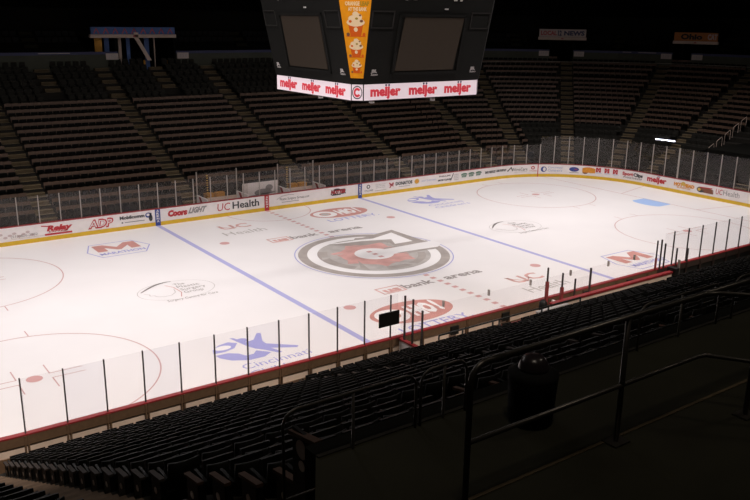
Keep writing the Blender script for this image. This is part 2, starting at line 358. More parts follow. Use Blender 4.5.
def pane(part, s0, s1, z1, mt, z0=ZB, d=.07):
    g = G(); sweep(g, s0+.012, s1-.012, rectp(d, d+.012, z0, z1), step=.65); part('glass_pane', g, mt)

# advert helper: flat layout (s,z) mapped on to the board face
def advert(part, s0, fn, mats, lab=None):
    g = G(); fn(g)
    def mp(x, y, z): X, Y, nx, ny = cont(s0+x, 0.); return (X+nx*(.014+z), Y+ny*(.014+z), y)
    g.map(mp); part('advert', g, mats, lab)
def T(txt, x0, x1, z, h, mi=0, bold=0., shear=0., lay=0.): return lambda g: put_text(g, txt, x0, x1, z, h, lay, mi, bold, shear)
def R_(x0, x1, z0, z1, mi=0, lay=0.): return lambda g: g.add([(x0,z0,lay),(x1,z0,lay),(x1,z1,lay),(x0,z1,lay)], [(0,1,2,3)], mi)
def E_(cx, cz, rx, rz, mi=0, lay=0.): return lambda g: g.disc(cx, cz, 1, lay, 28, mi, rx, rz)
def L_(pts, w, mi=0, lay=0.): return lambda g: g.line(pts, w, lay, mi)
def many(*fs):
    def f(g):
        for q in fs: q(g)
    return f

far, fp = boards('rink_boards', -22, 22, 'far side white boards with yellow kick plate, adverts and glass above')
A = [
 (-17.9, many(*[E_(.25*k, .5+.1*(k%3), .12, .07, 0) for k in range(10)]), [BPINK], None),
 (-16.85, many(T('(513)826-2902', 0, 1.5, .44, .15), R_(0, 1.9, .36, .37)), [BGRY], 'grey telephone number'),
 (-14.95, many(T('Relay', .12, 1.65, .60, .30, 0, .06, .25), T('EXPRESS', .25, 1.35, .49, .08, 0, .02), R_(0, 1.6, .32, .43), L_([(-.15,.93),(.3,.86)], .06)), [BRED], 'red advert for an express service'),
 (-12.4, many(T('ADP', 0, 1.6, .40, .50, 0, .07, .2), T('ADP', .08, 1.52, .44, .42, 1, .0, .2, .002)), [BRED, BWHT], 'red outlined three letter advert'),
 (-10.4, many(T('Mobilcomm', 0, 1.6, .70, .20, 0, .05), E_(1.85, .78, .20, .17, 1), E_(1.83, .80, .1, .09, 2, .002), R_(.1,.2,.45,.53), R_(.3, 1.6, .47, .50)), [BBLK, BBLUE, BWHT], 'black lettering with a blue globe'),
 (-8.45, many(E_(.05, .58, .13, .22, 0), R_(-.02,.12,.75,.9)), [BBLK], None),
 (-7.25, many(T('Coors', 0, 1.35, .52, .36, 0, .08, .15), T('LIGHT', 1.4, 2.75, .56, .34, 1, .06, .5)), [BRED, BGRY], 'red and silver beer advert'),
 (-3.75, many(T('UC', 0, .95, .42, .52, 0, .0, .1), T('Health', 1.12, 3.15, .46, .48, 1, .02)), [BRED, BBLK], 'monogram and dark lettering'),
 (.7, many(L_([(.1,.7),(.5,.9),(1.1,.97),(1.5,.92)], .03), T('Plastic Surgery Group.com', .35, 2.75, .60, .18, 1), R_(.5,1.9,.44,.48, 0)), [BGRY, BBLK], 'thin grey surgery group lettering'),
 (5.3, many(T('NUTTER', .0, 1.35, .55, .30, 0, .1, .25), T('NUTTER', .04, 1.3, .58, .25, 1, .03, .25, .002), R_(.1, .9, .45, .53, 0), E_(.55, .86, .3, .09, 0)), [BBLK, BRED], 'small red and black badge'),
 (8.35, many(E_(.35, .78, .17, .15, 0), E_(.35, .78, .09, .08, 2, .002), T('CYCLONES', 0, .8, .42, .13, 1, .03)), [BBLK, BGRY, BWHT], None),
 (9.3, many(*[T('DOCTORS PLAZA', .1, 1.0, .82-.12*k, .07, 0) for k in range(3)], R_(0, 1.1, .38, .41)), [BGRY], None),
 (10.7, many(L_([(0,.85),(.35,.6)], .09), L_([(.35,.85),(.05,.5)], .09), L_([(.05,.7),(.4,.75)], .08), T('DONATOS', .6, 2.25, .62, .24, 1, .05), R_(.9, 2.0, .46, .48, 1)), [BRED, BBLK], 'dark pizza lettering with red mark'),
 (13.2, many(E_(.2, .72, .24, .2, 0), E_(.2, .72, .14, .11, 1, .002)), [BGLD, BORG], 'round orange badge'),
 (13.9, many(T('NEXT TO EDWARDS', 0, 1.5, .62, .13, 0)), [BLBL], None),
 (15.6, many(T('PHILLIPS', .1, 1.3, .80, .12, 0, .02), T('MORTGAGE', .0, 1.4, .48, .14, 0, .04), L_([(1.35,.45),(1.6,.98)], .07)), [BBLK], None),
 (17.2, many(*[T('PARK', .1, .6, .82-.14*k, .09, 0) for k in range(4)]), [BGRY], None),
 (18.05, many(*[f for k in range(3) for f in (E_(.35+.8*k, .78, .34, .12, 0), T('BIGGBY', .08+.8*k, .62+.8*k, .56, .12, 0, .05), R_(.1+.8*k, .6+.8*k, .72, .76, 1, .002))], T('the best in town', .0, 1.6, .38, .09, 1)), [BGRN, BWHT], 'three green badges'),
 (20.75, many(T('BANK OF KENTUCKY', 0, 1.2, .62, .18, 0, .06)), [BBLK], None)]
for s, f, m, l in A: advert(fp, s, f, m, l)
for s, m, nm in ((-BLX, BBLUE, 'blue_line_panel'), (0, BRED, 'center_line_panel'), (BLX, BBLUE, 'blue_line_panel')):
    g = G(); sweep(g, s-.17, s+.17, rectp(-.03, .06, 0 if m is BRED else .0, ZB-.045)); o = fp(nm, g, m)
    advert(fp, s-.12, lambda g: [g.map(lambda x, y, z: (x, y, z+.04)) if 0 else None] and [put_text(g, ch, .03, .21, .92-.17*k, .13, .034, 0, .03) for k, ch in enumerate('ARENA')], [BWHT])
PX = -23.67
fposts = [PX+1.22*k for k in range(55)]
zt = lambda s: 2.80 if s < 26.4 else 3.52
for i, s in enumerate([q for q in fposts if -22 < q < 22]): post(fp, s, zt(s)+.01, GREYM, .045)
ss = [q for q in fposts if -22 < q < 22]
for a, b in zip([-22]+ss, ss+[22]): pane(fp, a, b, zt(a), GLASS)

end, ep = boards('rink_boards', 22, S_NEAR-.5, 'rounded end boards beyond the goal line with adverts and tall glass')
B = [
 (22.05, many(T('HOMES OF KENTUCKY', 0, 1.1, .64, .17, 0, .06)), [BBLK], None),
 (23.3, many(L_([(0,.6),(.35,.9),(.5,.62)], .09), T('NovaCare', .55, 1.95, .58, .26, 0), R_(.7,1.9,.46,.48,1)), [BBLK, BGRY], 'rehabilitation advert in thin dark lettering'),
 (25.45, many(E_(.3, .80, .17, .15, 0), E_(.3, .8, .09, .08, 1, .002), T('CYCLONES', 0, .65, .48, .1, 0)), [BRED, BWHT], None),
 (26.45, many(E_(.28, .66, .26, .24, 0), E_(.34, .66, .13, .17, 1, .002), T('Cincinnati', .65, 1.9, .74, .2, 2), T("Children's", .65, 1.9, .46, .2, 2)), [BBLUE, BWHT, BLBL], 'blue figure badge with pale blue lettering'),
 (28.9, many(E_(.45, .72, .42, .20, 0), T('Ford', .18, .72, .66, .16, 1, .03, .2, .002), R_(.05,.85,.42,.46,2)), [BBLUE, BRED, BGRY], 'dark blue oval badge'),
 (30.05, many(R_(0, 1.1, .50, .88, 0), E_(.55, .84, .5, .13, 0), E_(.25, .5, .22, .12, 1, .002), E_(.8, .55, .25, .08, 2, .003)), [BORG, BBRN, BYEL], 'picture of an orange sandwich bun'),
] + [(31.2+.73*k, many(T('M', 0, .42, .66, .30, 0, .12), T('MARATHON', 0, .5, .50, .09, 1)), [BRED, BLBL], 'small red letter M') for k in range(3)] + [
 (33.5, many(T('Sport', 0, .98, .66, .26, 0, .05), T('Clips', 1.0, 1.9, .66, .26, 1, .05), T("IT'S GOOD TO BE A GUY", .1, 1.85, .42, .12, 1, .02)), [BRED, BBLK], 'red and black barber lettering'),
 (35.85, many(T('meijer', 0, 1.85, .52, .42, 0, .05), E_(1.02,.99,.05,.05,1,.002), E_(1.18,.99,.05,.05,1,.002)), [BRED, BBLUE], 'bold red supermarket lettering'),
 (38.4, many(T('HOT HEAD', 0, 1.85, .58, .24, 0, .08), E_(.85, .80, .2, .16, 1, .002), T('BURRITOS', .3, 1.5, .42, .1, 0, .03)), [BORG, BGLD], 'orange restaurant lettering'),
 (40.45, many(R_(.2, 1.45, .42, .60, 0), E_(.35, .62, .34, .22, 1, .001), E_(.9, .68, .55, .13, 0, .002), L_([(.3,.8),(1.3,.84)], .07, 2, .003), E_(.22,.62,.14,.12,3,.004)), [BBRN, BBLK, BRED, BGLD], 'picture of a wrapped sandwich roll'),
 (42.1, many(T('UC', 0, .55, .50, .42, 0, .0, .1), T('Health', .62, 1.95, .52, .40, 1, .0)), [BRED, BGRY], 'monogram and grey lettering'),
 (45.0, many(E_(.2,.7,.2,.2,0), T('FIFTH THIRD', .6, 2.4, .6, .25, 0, .04)), [BBLUE], None)]
for s, f, m, l in B: advert(ep, s, f, m, l)
g = G(); sweep(g, 26.18, 26.25, rectp(-.03, .06, .0, ZB-.045)); ep('divider_strip', g, BRED)
ss = [q for q in fposts if 22 < q < S_NEAR-1]
while ss[-1] < S_NEAR-2: ss.append(ss[-1]+1.22)
for i, s in enumerate(ss):
    post(ep, s, zt(s)+.02, GREYM, .12 if abs(s-39) < .6 else .05, lab='wide post' if abs(s-39) < .6 else None)
for a, b in zip([22]+ss, ss+[S_NEAR-.5]): pane(ep, a, b, zt((a+b)/2), GLASS)

def SN(x): return S_NEAR+(22-x)
nr, np_ = boards('rink_boards', S_NEAR-.5, SN(8.15), 'near side boards with tall glass, right of the players bench')
xs = [9.43+1.22*k for k in range(11)]
frameback(np_, S_NEAR-.5, SN(8.15), [SN(x) for x in xs], mat('dark brown frame', (.035, .022, .018)), BLACK)
for x in xs: post(np_, SN(x), 2.90, DKPOST, .045)
bx = [8.66]+xs+[22.5]
for a, b in zip(bx[:-1], bx[1:]): pane(np_, SN(b), SN(a), 2.88, GLASSN)
for x, z in ((8.3, 2.65), (8.62, 2.4), (9.66, 2.0), (10.62, 1.85)): post(np_, SN(x), z, DKPOST, .07, .16)
post(np_, SN(7.95), 1.75, REDP, .11, .16, lab='red padded post'); post(np_, SN(7.95), 2.65, DKPOST, .05, .16, z0=1.75)
nb, bp_ = boards('rink_boards', SN(8.15), SN(-8.2), 'low boards with short glass in front of the players bench')
frameback(bp_, SN(8.15), SN(-8.2), [SN(x) for x in (-7, -4.6, -2.2, .2, 2.6, 5.0, 7.4)])
sb = [-8.2, -5.9, -3.4, -.9, 1.7, 4.35, 6.3, 7.9]
for a, b in zip(sb[:-1], sb[1:]): pane(bp_, SN(b), SN(a), 2.05, GLASSN)
for x in sb[1:-1]:
    g = G(); sweep(g, SN(x)-.03, SN(x)+.03, rectp(.04, .13, 1.90, 2.16)); bp_('glass_clip', g, GREYM)
for x in (-5.2, -2.3, 2.9, 6.1):
    g = G(); sweep(g, SN(x)-.05, SN(x)+.35, rectp(.17, .26, .62, .98)); bp_('door_latch', g, BLACK)
nl, lp = boards('rink_boards', SN(-8.2), SN(-22), 'near side boards with tall glass and cream backs, left of the bench')
xs = [-8.56-1.225*k for k in range(12)]
frameback(lp, SN(-8.2), SN(-22), [SN(x) for x in xs])
for x in xs: post(lp, SN(x), 2.90, DKPOST, .036)
bx = [-8.2]+xs+[-22]
for i, (a, b) in enumerate(zip(bx[:-1], bx[1:])): pane(lp, SN(a), SN(b), 2.88, GLASSG if i in (8, 10, 5) else GLASSN)
le, lep = boards('rink_boards', SN(-22), SN(-22)+2*LARC+LEN, 'rounded boards at the left end of the ice')
ss = [SN(-22)+1.4+1.22*k for k in range(28)]
for s in ss: post(lep, s, 3.52, GREYM, .045)
for a, b in zip(ss[:-1], ss[1:]): pane(lep, a, b, 3.5, GLASS)
frameback(lep, SN(-22), SN(-22)+2*LARC+LEN, ss)

# ------------------------------------------------------------------ benches (near side) and penalty boxes (far side)
def boxobj(name, boxes, m, parent=None, loc=(0,0,0)):
    g = G()
    for b in boxes: g.box(*b)
    return g.obj(name, m, parent, loc)
r = empty('bench_divider', (-8.15, -13.9, 0)); tag(r, 'white divider board with red cap at the left end of the bench', 'divider')
boxobj('panel', [(-.05, .05, -.72, .70, 0, 1.03)], BOARD, r); boxobj('cap_rail', [(-.09, .09, -.74, .70, 1.03, 1.09)], CAPR, r)
for k, y in enumerate((.45, -.05, -.62)):
    boxobj('glass_post', [(-.03, .03, y-.03, y+.03, 1.09, 2.9-.28*(k == 2))], DKPOST, r)
boxobj('glass_pane', [(-.006, .006, -.6, .66, 1.09, 2.85)], GLASSN, r)
o = boxobj('notice_board', [(-.48, .48, -.02, .02, -.28, .28)], PUCK, None, (-8.70, -13.18, 1.98)); tag(o, 'black rectangular board hung on the glass beside the bench', 'board')
r = empty('bench_divider', (.45, -13.75, 0)); tag(r, 'glass divider with red padded posts between the two benches', 'divider')
boxobj('panel', [(-.05, .05, -.42, .55, 0, 1.0)], BOARD, r)
for x, y in ((-.45, .50), (-.50, -.40)):
    boxobj('padded_post', [(x-.06, x+.06, y-.06, y+.06, .6, 1.95)], REDP, r); boxobj('glass_post', [(x-.03, x+.03, y-.03, y+.03, 1.95, 2.6)], DKPOST, r)
boxobj('glass_post', [(.3, .36, -.44, -.38, 0, 2.2)], DKPOST, r); boxobj('glass_post', [(1.35, 1.42, -.4, -.33, 0, 2.5)], DKPOST, r)
boxobj('glass_pane', [(.36, 1.36, -.40, -.388, 1.1, 2.2)], GLASSN, r)
r = empty('bench_back_wall', (3.8, -14.35, 0)); tag(r, 'long cream wall with red cap behind the right bench', 'wall')
boxobj('panel', [(-4.7, 3.75, -.06, .06, .0, 1.36)], CREAM, r); boxobj('cap_rail', [(-4.72, 3.77, -.11, .11, 1.36, 1.45)], CAPR, r)
for k in range(7): boxobj('upright', [(-4.4+1.24*k, -4.32+1.24*k, .06, .12, 0, 1.36)], BOARD, r)
boxobj('end_box', [(3.77, 4.05, -.25, .25, 0, 1.6)], BLACK, r); boxobj('end_post', [(4.08, 4.15, -.2, -.1, 0, 2.0)], GREYM, r)
r = empty('bench_back_wall', (-4.7, -14.45, 0)); tag(r, 'cream wall panels with red cap behind the left bench', 'wall')
boxobj('panel', [(-2.6, 3.6, -.05, .05, .0, 1.0)], CREAM, r); boxobj('cap_rail', [(-.9, 3.6, -.08, .08, 1.0, 1.07)], CAPR, r)
def railing(name, loc, label, tubes, r_=.024, m=RAILM, group=None):
    e = empty(name, loc); tag(e, label, 'railing', group)
    for nm, path in tubes: g = G(); g.tube(path, r_, 8); g.obj(nm, m, e, smooth=True)
    return e
tb = [('top_rail', [(-2.6,0,1.55),(5.4,0,1.55),(5.45,0,1.1)]), ('mid_rail', [(-2.6,0,1.05),(5.4,0,1.05)])]+[('post', [(x,0,.35),(x,0,1.55)]) for x in (-2.6,-1.4,.2,.55,3.0,3.4,5.4)]
railing('bench_railing', (-4.9, -14.75, .0), 'black tube railing behind the left bench', tb, .036, BLACK)
r = empty('player_bench', (-1.1, -14.62, .55)); tag(r, 'white topped bench by the black railing', 'bench')
boxobj('seat', [(-.95, .95, -.07, .07, .75, .82)], MARKW, r); boxobj('leg', [(-.85, -.78, -.06, .06, -.55, .75)], GREYM, r); boxobj('leg', [(.78, .85, -.06, .06, -.55, .75)], GREYM, r)
g = G(); g.lathe([(.0,0),(.17,.02),(.19,.1),(.17,.6),(.19,1.22),(.17,1.4),(.08,1.5),(.02,1.52)], (0,0,0), 18); o = g.obj('water_cooler', BLACK, None, (-1.0, -14.0, 0), smooth=True); tag(o, 'black rounded cooler standing at the bench by the boards', 'cooler')
boxobj('player_bench', [(-3.0, 2.6, -.18, .18, .42, .48), (-2.8,-2.7,-.15,.15,0,.42), (2.3,2.4,-.15,.15,0,.42)], FRAME, None, (5.0, -13.8, 0)).update_tag()
tag(bpy.data.objects[-1] if 0 else [o for o in bpy.data.objects if o.name.startswith('player_bench') and o.type == 'MESH'][-1], 'brown plank bench inside the right players bench', 'bench')

# penalty boxes on the far side
def pbox(x0, x1, label, panelside):
    r = empty('penalty_box', ((x0+x1)/2, 14.1, 0)); tag(r, label, 'penalty box', 'penalty boxes')
    w = (x1-x0)/2
    boxobj('back_panel', [(-w, w, .85, .92, 0, .95)], CREAM, r); boxobj('bench_seat', [(-w+.1, w-.1, .45, .8, .42, .48)], FRAME, r)
    for x in (-w, w):
        boxobj('side_panel', [(x-.04, x+.04, -.85, .9, 0, 1.25)], BOARD, r)
        g = G(); g.hexa([(x-.05,-.3,.55),(x+.05,-.3,.55),(x+.05,.05,.55),(x-.05,.05,.55)], [(x-.05,.2,1.2),(x+.05,.2,1.2),(x+.05,.55,1.2),(x-.05,.55,1.2)]); g.obj('slanted_stripe', CAPR, r)
        boxobj('glass_pane', [(x-.006, x+.006, -.85, .9, 1.25, 2.75)], GLASS, r); boxobj('glass_post', [(x-.03, x+.03, .84, .92, 1.25, 2.85)], GREYM, r)
    boxobj('glass_pane', [(-w, w, .87, .885, .95, 2.75)], GLASS, r)
    g = G()
    for k in range(14): g.box(-w*.5-.05, -w*.5+.05, .82, .86, .3+.17*k, .35+.17*k)
    g.obj('dotted_strip', BGLD, r)
    return r
pbox(-4.3, -1.3, 'far penalty box left of the timekeeper panel, glass sides and white panels', 1)
pbox(2.0, 5.0, 'far penalty box right of the timekeeper panel, glass sides and white panels', 1)
r = empty('timekeeper_table', (.35, 14.6, 0)); tag(r, 'white timekeeper table panel between the penalty boxes', 'table')
boxobj('front_panel', [(-1.4, 1.4, -.05, .05, .2, 1.75)], BOARD, r); boxobj('table_top', [(-1.4, 1.4, 0, .6, 1.7, 1.75)], BLACK, r)
g = G(); g.disc(.2, 1.0, 1, 0, 20, 0, .7, .25); g.disc(.7, 1.3, 1, 0, 20, 0, .3, .22); g.line([(-1.2,.75),(1.2,.95)], .12, 0, 0); g.map(lambda x, y, z: (x, -.056, y)); g.obj('dark_artwork', BGRY, r)
for x, mt in ((-3.3, AMBER), (-2.5, AMBER), (3.4, AMBER), (4.2, AMBER)):
    o = boxobj('equipment_crate', [(-.32, .32, -.2, .2, 0, .42)], mt, None, (x, 15.28, .80)); 
    g = G(); g.box(-.36,.36,-.24,.24,.0,.08); g.obj('rim', BLACK, o)
    tag(o, {-3.3: 'left amber crate behind the left penalty box', -2.5: 'right amber crate behind the left penalty box', 3.4: 'left amber crate behind the right penalty box', 4.2: 'right amber crate behind the right penalty box'}[x], 'crate', 'amber crates behind the penalty boxes')

# ------------------------------------------------------------------ stands: terraces
ROWF = [(2.05+.86*k, .55+.385*k) for k in range(17)] + [(16.95+.95*k, 7.25+.45*k) for k in range(4)]      # (d of tread front, floor z)
S_L = -30.0
def prof_rows(rows, dend):
    pr = [(rows[0][0]-.25, -.1)]; pr.append((rows[0][0]-.25, rows[0][1]))
    for i in range(1, len(rows)): pr += [(rows[i][0], rows[i-1][1]), (rows[i][0], rows[i][1])]
    pr += [(dend, rows[-1][1]), (dend, -.1)]; return pr
g = G()
def cont2(s, d):                                                    # extended straight to the left of x=-22
    if s < -22: return (s, HY+d, 0, -1)
    return _c(s, d)
_c = cont
cont = cont2
S_R = S_NC+2
sweep(g, S_L, S_R, prof_rows(ROWF, 20.5), caps=False, step=1.0)
o = g.obj('far_terrace', CONC); tag(o, 'dark stepped concrete terrace under the far and end stands', 'terrace', kind='structure')

def arcpos(ang): return 22+RC*math.radians(90-ang)
AISLES = [-23.7, -14.1, -4.5, 4.9, 14.7, arcpos(81), arcpos(64), arcpos(44), arcpos(24), arcpos(6.3), S_END+7.0, S_NC+1.0]
LOGE_AISLES = [-19, -9.3, .2]
NAISLE = [-32.4, -22.9, -13.4, -3.9, 5.6, 15.1]
def blockz(g, s, d0, d1, z0, z1, w, mi):
    x, y, nx, ny = cont(s, 0); tx, ty = ny, -nx
    q = lambda a, d, z: (x-nx*d+tx*a, y-ny*d+ty*a, z)
    g.hexa([q(-w,d0,z0), q(w,d0,z0), q(w,d1,z0), q(-w,d1,z0)], [q(-w,d0,z1), q(w,d0,z1), q(w,d1,z1), q(-w,d1,z1)], mi)
def stairs(s, rows, d_end, label, w=.58):
    x, y, nx, ny = cont(s, 0); g = G()
    for i, (d, z) in enumerate(rows):
        dn = rows[i+1][0] if i+1 < len(rows) else d_end; zn = rows[i+1][1] if i+1 < len(rows) else z+.4
        blockz(g, s, d+.02, dn, z-.02, z+.012, w, 0); blockz(g, s, (d+dn)/2, dn, z+.012, (z+zn)/2, w, 0)
        blockz(g, s, (d+dn)/2, (d+dn)/2+.07, (z+zn)/2, (z+zn)/2+.006, w, 1); blockz(g, s, d+.02, d+.09, z+.012, z+.018, w, 1)
    o = g.obj('aisle_stairs', [STEP, NOSE]); tag(o, label, 'stairs', kind='structure')
WHERE = ['first', 'second', 'third', 'fourth', 'fifth', 'sixth', 'seventh', 'eighth', 'ninth', 'tenth', 'eleventh', 'twelfth']
for i, s in enumerate(AISLES): stairs(s, ROWF, 20.5, 'tan concrete stairs, %s flight from the left in the far stand' % WHERE[i])
for i, s in enumerate(LOGE_AISLES): stairs(s, ROWF[17:], 20.5, 'short stairs through the dark upper rows, %s from the left' % WHERE[i])

# seats ---------------------------------------------------------------
def back_geo(n=4, w=.47, zb=.40, zt_=.86, th=.035, curve=.07, mi=0):
    g = G(); vs = []
    for i in range(n+1):
        u = -1+2*i/n; yo = -.20-curve*(1-u*u); x = u*w/2; top = zt_-.015*(u*u)
        lean = -.07
        vs += [(x, yo, zb), (x, yo+lean, top), (x, yo+lean-th, top-.008), (x, yo-th, zb)]
    fs = []
    for i in range(n):
        a = 4*i; b = a+4
        fs += [(a, b, b+1, a+1), (a+1, b+1, b+2, a+2), (a+2, b+2, b+3, a+3), (a+3, b+3, b, a)]
    fs += [(0,1,2,3), (4*n+3, 4*n+2, 4*n+1, 4*n)]
    g.add(vs, fs, mi); return g
def pan_geo(mi=0):
    g = G(); g.hexa([(-.22,-.16,.42),(.22,-.16,.42),(.22,-.06,.40),(-.22,-.06,.40)], [(-.21,-.10,.80),(.21,-.10,.80),(.21,-.04,.78),(-.21,-.04,.78)], mi); return g
def merge(*gs):
    r = G()
    for q in gs: r.add(q.v, q.f); r.m[-len(q.f):] = q.m
    return r
stand_geo = lambda: G().box(-.252, -.232, -.20, .02, 0, .58)
arm_geo = lambda: G().box(-.262, -.222, -.26, .10, .58, .61)
me_back = back_geo(8).mesh('backrest', SEATB, True); me_back.polygons.foreach_set('use_smooth', [True]*len(me_back.polygons))
me_pan = pan_geo().mesh('seat_pan', SEATB); me_stand = stand_geo().mesh('side_standard', SEATB); me_arm = arm_geo().mesh('armrest', SEATB)
far_g = merge(back_geo(2, w=.50, zb=.42, zt_=.81, curve=.02), G().box(-.22,.22,-.17,-.10,.40,.60,1), G().box(-.25,-.235,-.18,0,0,.5,1)); me_far = far_g.mesh('arena_seat', [SEATBR, SEATB])  # lower seat parts coloured black to stand for shade between rows
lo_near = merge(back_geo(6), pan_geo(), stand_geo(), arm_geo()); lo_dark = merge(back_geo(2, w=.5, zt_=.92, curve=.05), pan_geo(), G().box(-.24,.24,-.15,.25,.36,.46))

def stuff(name, src, places, m, label, cat):
    V = np.array(src.v); F = src.f; allv = []; allf = []
    for k, (x, y, z, a) in enumerate(places):
        c, s = math.cos(a), math.sin(a); W = np.empty_like(V)
        W[:,0] = x+V[:,0]*c-V[:,1]*s; W[:,1] = y+V[:,0]*s+V[:,1]*c; W[:,2] = z+V[:,2]; allv.append(W); o = k*len(V)
        allf += [tuple(i+o for i in f) for f in F]; 
    me = bpy.data.meshes.new(name); me.from_pydata(np.concatenate(allv).tolist(), [], allf); [me.materials.append(q) for q in (m if isinstance(m, list) else [m])]; me.polygons.foreach_set('material_index', list(src.m)*len(places)); me.update()
    o = bpy.data.objects.new(name, me); COL.objects.link(o); tag(o, label, cat, kind='stuff'); return o
def ordn(n):
    return {1:'first',2:'second',3:'third',4:'fourth',5:'fifth',6:'sixth',7:'seventh',8:'eighth',9:'ninth',10:'tenth',11:'eleventh',12:'twelfth'}.get(n, '%d%s' % (n, 'th' if 10 < n % 100 < 14 else {1:'st',2:'nd',3:'rd'}.get(n % 10, 'th')))
def fill_row(d, aisles, s0, s1, pitch, gap=.62):
    """list of (s, block index, k-th right of the aisle) along an offset row"""
    out = []; lim = [s0]+[a for a in sorted(aisles) if s0 < a < s1]+[s1]
    for bi, (a, b) in enumerate(zip(lim[:-1], lim[1:])):
        s = a; 
        def rate(s): return RC/(RC+d) if (22 < s < S_END or S_NC < s < S_NEAR) else 1.
        g0 = gap if a != s0 else 0; s += g0*rate(s); k = 0; e = b-(gap if b != s1 else 0)*rate(b-.01)
        while s+pitch*rate(s) <= e+.02:
            out.append((s+pitch*rate(s)/2, bi, k+1)); s += pitch*rate(s); k += 1
    return out
far_all = []
LOGE_S = 21.0
dark_extra = []
for r_i, (d, z) in enumerate(ROWF):
    s1 = S_END+5.0
    for s, bi, k in fill_row(d, AISLES, S_L, s1, .52):
        if r_i < 6 and -4.8 < s < 5.3 and r_i < 1: continue
        x, y, nx, ny = cont(s, d+.50); q_ = (x, y, z, math.atan2(ny, nx)-PI/2, r_i, bi, k)
        if s > S_END+1.5 and r_i > 2 and s > S_END+1.9: continue
        if s < LOGE_S and r_i >= 15: continue
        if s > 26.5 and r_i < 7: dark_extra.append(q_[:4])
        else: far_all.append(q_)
keys = []
for i, (x, y, z, a, r_i, bi, k) in enumerate(far_all):
    ok, w = in_frame(x, y, z+.7, -2); hid = r_i < 1
    keys.append((0 if ok else 1, w, i))
keys.sort(); pick = set(i for f, w, i in keys[:300] if f == 0)
side = {0: 'left of the first stairs'}
for i in sorted(pick):
    x, y, z, a, r_i, bi, k = far_all[i]
    o = bpy.data.objects.new('brown_arena_seat', me_far); COL.objects.link(o); o.location = (x, y, z); o.rotation_euler.z = a
    tag(o, 'brown seat, %s row of the far stand, %s right of the %s stairs' % (ordn(r_i+1), ordn(k), ordn(bi)), 'seat', 'brown seats of the far stand')
stuff('brown_arena_seat', far_g, [t[:4] for i, t in enumerate(far_all) if i not in pick], [SEATBR, SEATB], 'the more distant rows of brown seats in the far and end stands', 'seat')
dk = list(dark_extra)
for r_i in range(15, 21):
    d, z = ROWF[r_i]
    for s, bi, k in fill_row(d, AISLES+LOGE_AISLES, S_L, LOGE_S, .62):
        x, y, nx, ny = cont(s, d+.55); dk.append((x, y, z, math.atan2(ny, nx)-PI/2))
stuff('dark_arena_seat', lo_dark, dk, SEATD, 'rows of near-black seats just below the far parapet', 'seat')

# near stand ------------------------------------------------------------
NROW = [(-14.1-.81*k, .53+.385*k) for k in range(16)] + [(-27.6, 6.95), (-28.4, 7.35), (-29.2, 7.75), (-30.0, 8.2), (-30.8, 8.65)]    # (front Y of tread, floor z)
X_L, X_R = -36.0, 26.0
g = G()
for xa, xb, k0 in ((X_L, -8.25, 0), (-8.25, X_R, 1)):
    rows = NROW[k0:]; pr = [(-rows[0][0]-.12, -.1), (-rows[0][0]-.12, rows[0][1])]
    for i in range(1, len(rows)): pr += [(-rows[i][0], rows[i-1][1]), (-rows[i][0], rows[i][1])]
    pr += [(33.6, NROW[-1][1]), (33.6, -.1)]
    n = len(pr); g.add([(xa, -d, z) for d, z in pr]+[(xb, -d, z) for d, z in pr], [tuple(range(n))[::-1], tuple(range(n, 2*n))]+[(i, n+i, n+(i+1)%n, (i+1)%n) for i in range(n)])
o = g.obj('near_terrace', CONC); tag(o, 'dark stepped terrace under the near stand', 'terrace', kind='structure')
NA = [-32.4, -22.9, -13.4, -3.9, 5.6, 15.1]; AW = 1.25
UA = [-27.6, -18.4, -8.7, 1.0, 10.4]
def nstairs(xr, rows, yend, label):
    g = G()
    for i, (y, z) in enumerate(rows):
        yn = rows[i+1][0] if i+1 < len(rows) else yend; zn = rows[i+1][1] if i+1 < len(rows) else z+.4
        g.box(xr-AW, xr-.06, yn, y-.02, z-.02, z+.012); ym = (y+yn)/2; g.box(xr-AW, xr-.06, yn, ym, z+.012, (z+zn)/2)
    o = g.obj('aisle_stairs', [STEPN, NOSE]); tag(o, label, 'stairs', kind='structure')
for i, x in enumerate(NA): nstairs(x, NROW, -31.7, 'brown concrete stairs through the near stand, %s from the left' % WHERE[i])
near_all = []
def blocks(edges, lo, hi):
    e = [x for x in edges if lo < x < hi]; out = []; a = lo
    for x in e: out.append((a, x-AW)); a = x
    out.append((a, hi)); return out
ENDP = []
for r_i, (y, z) in enumerate(NROW):
    ed = sorted(NA+(UA if r_i >= 16 else []))
    for bi, (a, b) in enumerate(blocks(ed, X_L, X_R)):
        n = int((b-a-.1)/.5)
        if n < 1: continue
        if a > X_L and not (r_i == 0 and a > -8): ENDP.append((a, y, z, r_i))
        pt = (b-a-.1)/n
        for k in range(n):
            if r_i == 0 and a+pt*(k+.5) > -8.6: continue
            near_all.append((a+.08+pt*(k+.5), y-.42, z, 0., r_i, bi, k+1, n, a))
keys = []
for i, t in enumerate(near_all):
    ok, w = in_frame(t[0], t[1], t[2]+.85, 4)
    keys.append((0 if ok else 1, w, i))
keys.sort(); pickn = set(i for f, w, i in keys[:300] if f == 0)
proto = None
def copy_tree(o, loc):
    c = o.copy(); COL.objects.link(c); c.location = loc
    for ch in o.children: d = ch.copy(); COL.objects.link(d); d.parent = c
    return c
